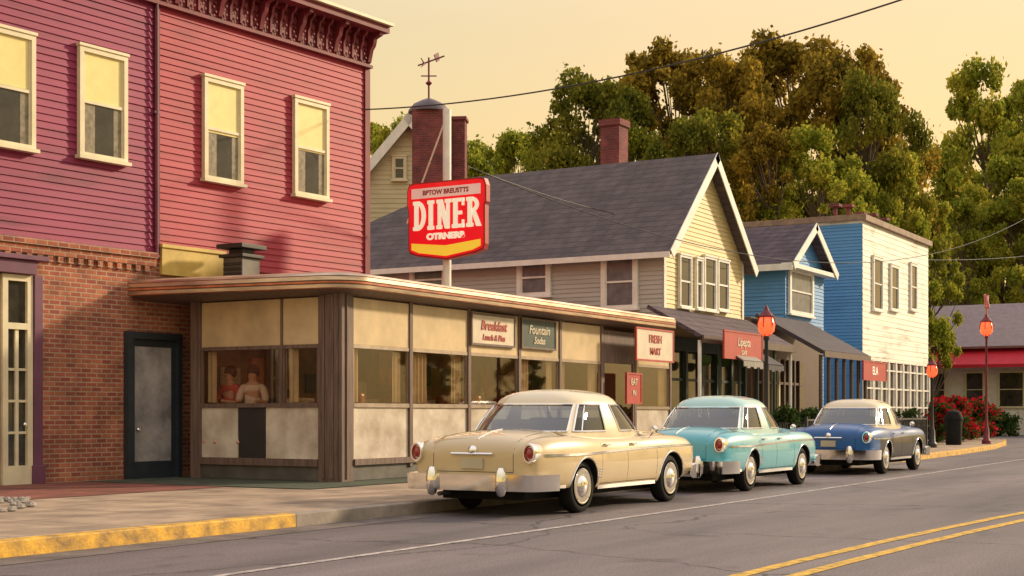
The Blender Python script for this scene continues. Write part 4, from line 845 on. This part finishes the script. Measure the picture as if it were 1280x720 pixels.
# ---------------------------------------------------------------- cars
def car(name,loc,scale,paint,roofp,label,side=None):
    c=thing(name,label,'car',loc,group='vintage cars parked along the kerb')
    WBr,WBf=-1.30,1.45; WR=.35
    st=[(-2.50,.78,.48,.76,.78),(-2.485,.855,.42,.86,.88),(-2.41,.905,.37,.945,.97),(-2.15,.955,.33,.995,1.055),(-1.75,.99,.30,1.01,1.10),(-1.3,1.0,.28,1.0,1.105),(-.95,.965,.27,.985,1.085),(-.7,.93,.27,.975,1.06),
        (-.4,.925,.26,.97,1.04),(.2,.92,.26,.97,1.03),(.75,.925,.26,.975,1.035),(1.15,.955,.27,.985,1.075),(1.5,.965,.28,.985,1.085),(1.9,.955,.30,.97,1.055),(2.2,.93,.34,.94,.99),(2.38,.89,.40,.88,.88),(2.43,.80,.48,.80,.78)]
    vs=[];k=None
    for x,hw,zb,zs,zt in st:
        h=zs-zb
        half=[(0,zb),(hw*.55,zb),(hw*.86,zb+.005),(hw*.955,zb+.05),(hw*.985,zb+h*.28),(hw*1.0,zb+h*.52),(hw*.985,zs-h*.24),(hw*.955,zs-.075),(hw*.90,zs-.010),(hw*.81,zs+.008),(hw*.72,zs-.020+(zt-zs)*.1),(hw*.62,zs+(zt-zs)*.50),(hw*.38,zt-.014),(0,zt)]
        ring=[(x,-y,z) for y,z in half]+[(x,y,z) for y,z in reversed(half[1:-1])]
        k=len(ring); vs+=ring
    fs=[]
    for i in range(len(st)-1):
        for j in range(k): fs.append((i*k+j,i*k+(j+1)%k,(i+1)*k+(j+1)%k,(i+1)*k+j))
    fs.append(tuple(range(k-1,-1,-1))); fs.append(tuple((len(st)-1)*k+j for j in range(k)))
    me=bpy.data.meshes.new('b'); me.from_pydata(vs,[],fs); bm=bmesh.new(); bm.from_mesh(me); bmesh.ops.recalc_face_normals(bm,faces=bm.faces); bm.to_mesh(me); bm.free()
    bo=addobj('tmpbody',me); sb=bo.modifiers.new('s','SUBSURF'); sb.levels=2; sb.render_levels=2
    cm=MB()
    for xx in (WBr,WBf):
        rr_=.385 if xx==WBr else .405
        for sg_ in (-1,1): cm.lathe([(rr_,.60),(rr_,1.3)],(xx,0,.33),'y',40) if sg_>0 else cm.lathe([(rr_,-1.3),(rr_,-.60)],(xx,0,.33),'y',40)
    co=cm.obj('tmpcut',None,('black',)); bl=bo.modifiers.new('b','BOOLEAN'); bl.operation='DIFFERENCE'; bl.object=co; bl.solver='EXACT'
    dg=bpy.context.evaluated_depsgraph_get(); dg.update(); m2=bpy.data.meshes.new_from_object(bo.evaluated_get(dg))
    bpy.data.objects.remove(bo); bpy.data.objects.remove(co)
    m2.materials.clear()
    for q in (paint,M['black'],M['seat'],side or paint): m2.materials.append(q)
    for p in m2.polygons:
        ce=p.center; mi=0
        if side and abs(ce.y)>.80 and ce.z<.79 and ce.x>-1.9: mi=3
        for xx in (WBr,WBf):
            dd=math.hypot(ce.x-xx,ce.z-.33)
            if dd<(.388 if xx==WBr else .408) and abs(ce.y)>.595: mi=1
        if mi==0 and p.normal.z>.75 and -1.50<ce.x<1.0 and abs(ce.y)<.76 and ce.z>.85: mi=2
        if p.normal.z<-.8 and ce.z<.45: mi=1
        p.material_index=mi
    sharp(m2,35); m2.name='body'
    body=addobj('body',m2,c)
    bvh=BVHTree.FromPolygons([v.co for v in m2.vertices],[tuple(p.vertices) for p in m2.polygons])
    def sy(x,z,s=-1,off=.0):
        h=bvh.ray_cast(Vector((x,s*3,z)),Vector((0,-s,0)))[0]
        return Vector((x,(h.y if (h and abs(h.y)>.7) else s*.93)+s*off,z))
    def sx(y,z,s=-1,off=0):
        h=bvh.ray_cast(Vector((s*4,y,z)),Vector((-s,0,0)))[0]
        return Vector(((h.x if h else s*2.4)+s*off,y,z))
    def szz(x,y,off=0):
        h=bvh.ray_cast(Vector((x,y,3)),Vector((0,0,-1)))[0]
        return Vector((x,y,(h.z if h else 1)+off))
    EX=.52
    def ring(z):
        h=max(0,(z-1.0)/.43)
        xr=-1.68+.46*h**.9+.12*h**3; xf=1.12-.60*h; ry=.80-.07*h-.055*h*h
        return (xr+xf)/2,(xf-xr)/2,ry
    bounds=[0,41,47,86.5,90.5,121,129,180]; types=['ws','p','sf','p','sr','p','rw']
    segs=[]
    for sgn in (1,-1):
        for i in range(7):
            a,b=bounds[i],bounds[i+1]; n=max(2,int((b-a)/4))
            for j in range(n): segs.append((sgn*(a+(b-a)*j/n),sgn*(a+(b-a)*(j+1)/n),types[i],sgn))
    def pt(a,z,sc_=1.0,off=0.0):
        cx,rx,ry=ring(z); a=math.radians(a); ca,sa=math.cos(a),math.sin(a)
        x=cx+(rx*sc_-off)*math.copysign(abs(ca)**EX,ca); y=(ry*sc_-off)*math.copysign(abs(sa)**EX,sa); return x,y
    zw0,zw1=1.06,1.42
    zz=[zw0,1.15,1.24,1.33,zw1]
    rf=MB(); gl={'ws':MB(),'rw':MB(),'sf1':MB(),'sf-1':MB(),'sr1':MB(),'sr-1':MB()}
    def P(a,z,off=0): x,y=pt(a,min(z,1.44),1,off); return (x,y,z)
    def Rf(a,sc_,z): x,y=pt(a,1.44,sc_); return (x,y,z)
    for a,b,ty,sgn in segs:
        rf.quad(P(a,.93),P(b,.93),P(b,zw0),P(a,zw0),0)
        for i in range(4):
            if ty=='p': rf.quad(P(a,zz[i]),P(b,zz[i]),P(b,zz[i+1]),P(a,zz[i+1]),0)
            else:
                key=ty if ty in('ws','rw') else ty+str(sgn)
                gl[key].quad(P(a,zz[i],.012),P(b,zz[i],.012),P(b,zz[i+1],.012),P(a,zz[i+1],.012))
        rr=[(1.0,1.44),(.985,1.462),(.94,1.50),(.86,1.542),(.73,1.582),(.54,1.613),(.32,1.630),(.1,1.637)]
        rf.quad(P(a,zw1),P(b,zw1),Rf(b,1,1.44),Rf(a,1,1.44))
        for (s0,z0),(s1,z1) in zip(rr[:-1],rr[1:]): rf.quad(Rf(a,s0,z0),Rf(b,s0,z0),Rf(b,s1,z1),Rf(a,s1,z1))
        cx,_,_=ring(1.44); rf.add([Rf(a,.1,1.637),Rf(b,.1,1.637),(cx,0,1.638)],[(0,1,2)])
    def weld(o):
        bm=bmesh.new(); bm.from_mesh(o.data); bmesh.ops.remove_doubles(bm,verts=bm.verts,dist=.0005); bmesh.ops.recalc_face_normals(bm,faces=bm.faces)
        for f_ in bm.faces: f_.smooth=True
        bm.to_mesh(o.data); bm.free()
    ro=rf.obj('roof',c,(roofp,)); weld(ro)
    nm={'ws':'windscreen','rw':'rear_window','sf1':'side_window','sf-1':'side_window','sr1':'side_window','sr-1':'side_window'}
    for kk,g_ in gl.items():
        o=g_.obj(nm[kk],c,('carglassr' if kk=='rw' else 'carglass',)); weld(o)
        tr=MB()
        ang={'ws':(-41,41),'rw':(129,231),'sf1':(47,86.5),'sf-1':(-86.5,-47),'sr1':(90.5,121),'sr-1':(-121,-90.5)}[kk]
        n=16; loop=[Vector(P(ang[0]+(ang[1]-ang[0])*i/n,zw0,-.002)) for i in range(n+1)]+[Vector(P(ang[1],z_,-.002)) for z_ in zz[1:-1]]+[Vector(P(ang[1]+(ang[0]-ang[1])*i/n,zw1,-.002)) for i in range(n+1)]+[Vector(P(ang[0],z_,-.002)) for z_ in reversed(zz[1:-1])]
        for i in range(len(loop)): tr.cyl(loop[i],loop[(i+1)%len(loop)],.013,n=6)
        if kk[:2]=='sr':
            sg_=1 if kk=='sr1' else -1; tr.cyl(P(sg_*110,zw0,0),P(sg_*110,zw1,0),.009,n=6)
        if kk[:2]=='sf':
            sg_=1 if kk=='sf1' else -1; tr.cyl(P(sg_*57,zw0,0),P(sg_*61,zw1,0),.009,n=6)
        tr.obj('window_trim',o,('chrome',),smooth=50)
    MB().box(-.05,.12,-.62,.62,.85,1.24).obj('seat',c,('seat',),bevel=.05); MB().box(-1.1,-.92,-.60,.60,.85,1.22).obj('seat',c,('seat',),bevel=.05)
    s_=MB(); 
    pts=[(.52+.06*math.sin(2*math.pi*i/20),-.34+.18*math.cos(2*math.pi*i/20),1.12+.16*math.sin(2*math.pi*i/20)) for i in range(20)]
    for i in range(20): s_.cyl(pts[i],pts[(i+1)%20],.012,n=6)
    s_.obj('steering_wheel',c,('cream',))
    for xx in (WBr,WBf):
        for sg_ in (-1,1):
            yo=sg_*.81
            def pr(L_): return [(r,sg_*h) for r,h in L_]
            ty=MB().lathe(pr([(.21,-.10),(.30,-.105),(.335,-.085),(WR,-.05),(WR,.05),(.338,.085),(.30,.10),(.235,.098),(.21,.09)]),(xx,yo,WR),'y',36); to=ty.obj('wheel',c,('black',),smooth=50)
            MB().lathe(pr([(.262,.1045),(.236,.1045),(.234,.099),(.264,.096)]),(xx,yo,WR),'y',36).obj('whitewall',to,(mat('aged whitewall',(.36,.31,.25),.6,var=.2),),smooth=50)
            MB().lathe(pr([(.225,.0),(.235,.095),(.225,.108),(.20,.100),(.185,.078),(.165,.080),(.15,.105),(.12,.128),(.07,.150),(.02,.155)]),(xx,yo,WR),'y',36).obj('hubcap',to,('chrome',),smooth=30)
    tr=MB()
    for sg_ in (-1,1):
        xs=[-2.3+i*.1 for i in range(47)]
        tr.sweep([sy(x,.80+.03*math.sin(x*.9),sg_,.004) for x in xs],[(-.009,-.016),(.009,-.016),(.009,.016),(-.009,.016)])
        tr.sweep([sy(x,.32,sg_,.004) for x in [-.84+i*.1 for i in range(19)]],[(-.008,-.03),(.008,-.03),(.008,.03),(-.008,.03)])
        tr.sweep([sy(x,.37,sg_,.004) for x in [-2.2+i*.08 for i in range(6)]],[(-.008,-.022),(.008,-.022),(.008,.022),(-.008,.022)])
        for dz in (0,.035,.07,.105): tr.sweep([sy(x,.46+dz,sg_,.003) for x in [-.88+i*.04 for i in range(4)]],[(-.005,-.008),(.005,-.008),(.005,.008),(-.005,.008)])
        for xx in (WBr,WBf):
            r_=.40 if xx==WBr else .42
            tr.sweep([sy(xx+r_*math.cos(a),.33+r_*math.sin(a),sg_,.0) for a in [math.radians(6+i*8.4) for i in range(21)]],circ(.011,6))
    tr.obj('side_trim',c,('chrome',),smooth=40)
    sm=MB()
    def seam(pts,wd=.010):
        for i in range(len(pts)-1): sm.cyl(pts[i],pts[i+1],wd/2,n=5)
    for sg_ in (-1,1):
        for x in (-.78,.04,.95): seam([sy(x+(.06*(zz_-.6) if x<0 else 0),zz_,sg_,-.002) for zz_ in (.36,.45,.55,.65,.75,.85,.90)])
        seam([sy(x,.365,sg_,-.002) for x in (-.78,-.5,-.2,.1,.4,.7,.95)])
    seam([szz(-1.76,-.58+i*.116,-.002) for i in range(11)])
    for yy in (-.58,.58): seam([szz(x,yy,-.002) for x in (-1.76,-1.85,-1.95,-2.05,-2.15,-2.30,-2.38)]); seam([sx(yy,z,-1,-.002) for z in (.86,.78,.7,.62,.56)])
    seam([sx(-.58+i*.116,.56,-1,-.002) for i in range(11)])
    for yy in (-.58,.58): seam([szz(x,yy,-.002) for x in (1.2,1.4,1.6,1.8,2.0,2.15)])
    sm.obj('panel_seam',c,('black',))
    for sg_ in (-1,1):
        for x in (-.68,.16):
            p=sy(x,.88,sg_,0); h=MB(); h.cyl(p+Vector((0,sg_*.035,0)),p+Vector((.15,sg_*.035,0)),.012,n=8); h.cyl(p,p+Vector((0,sg_*.035,0)),.012,n=6); h.cyl(p+Vector((.15,0,0)),p+Vector((.15,sg_*.035,0)),.012,n=6); h.obj('door_handle',c,('chrome',),smooth=50)
    def bumper(s,nm_,xo,z):
        pts=[]
        for i in range(33):
            u=-1+2*i/32; y=u*1.02; x=s*(xo-.05*u*u-(.42*max(0,(abs(u)-.86)/.14)**2)); pts.append((x,y,z))
        b=MB(); prof=[(.02*1,-.10),(-.025,-.105),(-.055,-.085),(-.070,-.05),(-.070,-.015),(-.050,.0),(-.066,.012),(-.058,.045),(-.035,.080),(0.0,.105),(.03,.105)]
        if s>0: prof=[(-a_,b_) for a_,b_ in prof]
        b.sweep(pts,[(-a_,b_) for a_,b_ in prof])
        b.obj(nm_,c,('chrome',),smooth=45)
        for yy in (-.50,.50):
            g_=MB(); g_.lathe([(.015,-.17),(.05,-.15),(.072,-.08),(.078,.02),(.068,.13),(.045,.19),(.01,.205)],(s*(xo+.035),yy,z),'z',14); g_.obj('bumper_guard',c,('chrome',),smooth=45)
    bumper(-1,'rear_bumper',2.62,.43); bumper(1,'front_bumper',2.56,.43)
    for yy in (-.82,.82):
        p=sx(yy*.96,.74,-1,0); px_=min(p.x,-2.42)
        t=MB(); t.lathe([(.085,.34),(.098,.05),(.103,-.03),(.094,-.055),(.078,-.055),(.062,-.02),(.058,-.02)],(0,0,0),'x',24)
        to=t.obj('tail_light',c,('chrome',),loc=(px_,yy,.80),smooth=40); to.scale=(1,.85,1.28)
        MB().lathe([(.060,-.015),(.056,-.035),(.036,-.055),(.01,-.06)],(0,0,0),'x',20).obj('lens',to,('taillight',),smooth=60)
    for yy in (-.72,.72):
        p=sx(yy,.72,1,0); t=MB(); t.lathe([(.13,-.15),(.13,.02),(.115,.05),(.1,.05)],(p.x,yy,.74),'x',24); to=t.obj('headlight',c,('chrome',),smooth=40)
        MB().lathe([(.1,.03),(.08,.055),(.03,.07)],(p.x,yy,.74),'x',20).obj('lens',to,('lens',),smooth=60)
    t=MB()
    for z in (.56,.62,.68): t.cyl((2.45,-.5,z),(2.45,.5,z),.016,n=8)
    t.box(2.38,2.42,-.55,.55,.52,.72); t.obj('grille',c,('chrome',),smooth=40)
    p=sx(0,.66,-1,.0); t=MB().box(p.x-.03,p.x+.03,-.16,.16,.60,.73); t.obj('licence_plate',c,('plate',),bevel=.004)
    t=MB(); p=sx(0,.80,-1,.0); t.cyl((p.x-.03,-.30,.79),(p.x-.03,.30,.79),.016,n=8); t.lathe([(.06,.02),(.065,-.02),(.05,-.04),(.01,-.05)],(p.x,0,.83),'x',16)
    t.sweep([szz(x,0,.006) for x in (-1.78,-1.86,-1.95,-2.1,-2.25,-2.38)],circ(.009,6)); t.obj('trunk_handle',c,('chrome',),smooth=45)
    MB().cyl((-2.5,.5,.27),(-1.9,.5,.29),.028,n=10).obj('exhaust_pipe',c,('grey',))
    t=MB(); t.box(-2.25,2.2,-.60,.60,.20,.36); t.cyl((WBr,-.7,WR),(WBr,.7,WR),.05,n=8); t.cyl((WBf,-.7,WR),(WBf,.7,WR),.05,n=8); t.obj('chassis',c,('black',))
    p=sy(.85,.95,-1,0); t=MB(); t.cyl(p,p+Vector((0,-.08,.10)),.009,n=6); t.lathe([(.03,-.02),(.055,0),(.05,.03),(.02,.045)],(p.x,p.y-.09,p.z+.12),'x',14); t.obj('wing_mirror',c,('chrome',),smooth=45)
    c.scale=scale
    return c
def paintm(n,col,coat=.9,spec=.5): return mat(n,col,.35,0.0,var=.08,scale=.8,coat=coat,spec=spec)
cream=paintm('cream gold paint',(.58,.44,.24)); creamr=paintm('pale cream paint',(.74,.63,.44))
teal=paintm('turquoise paint',(.08,.42,.52)); tealr=paintm('pale aqua paint',(.40,.66,.65))
navy=paintm('deep blue paint',(.015,.10,.32),.4,.3); ivory=paintm('ivory paint',(.76,.64,.44)); blk=paintm('blue black paint',(.008,.008,.012),.25,.25)
car('parked_car',(17.68,9.42,0),(1,1,.98),cream,creamr,'cream 1950s sedan with chrome bumper parked at the kerb')
car('parked_car',(23.6,9.42,0),(.93,.98,.97),teal,tealr,'turquoise 1950s sedan with pale roof parked at the kerb')
car('parked_car',(31.55,9.42,0),(.93,.98,.98),navy,ivory,'dark blue 1950s sedan with ivory roof parked at the kerb',side=blk)
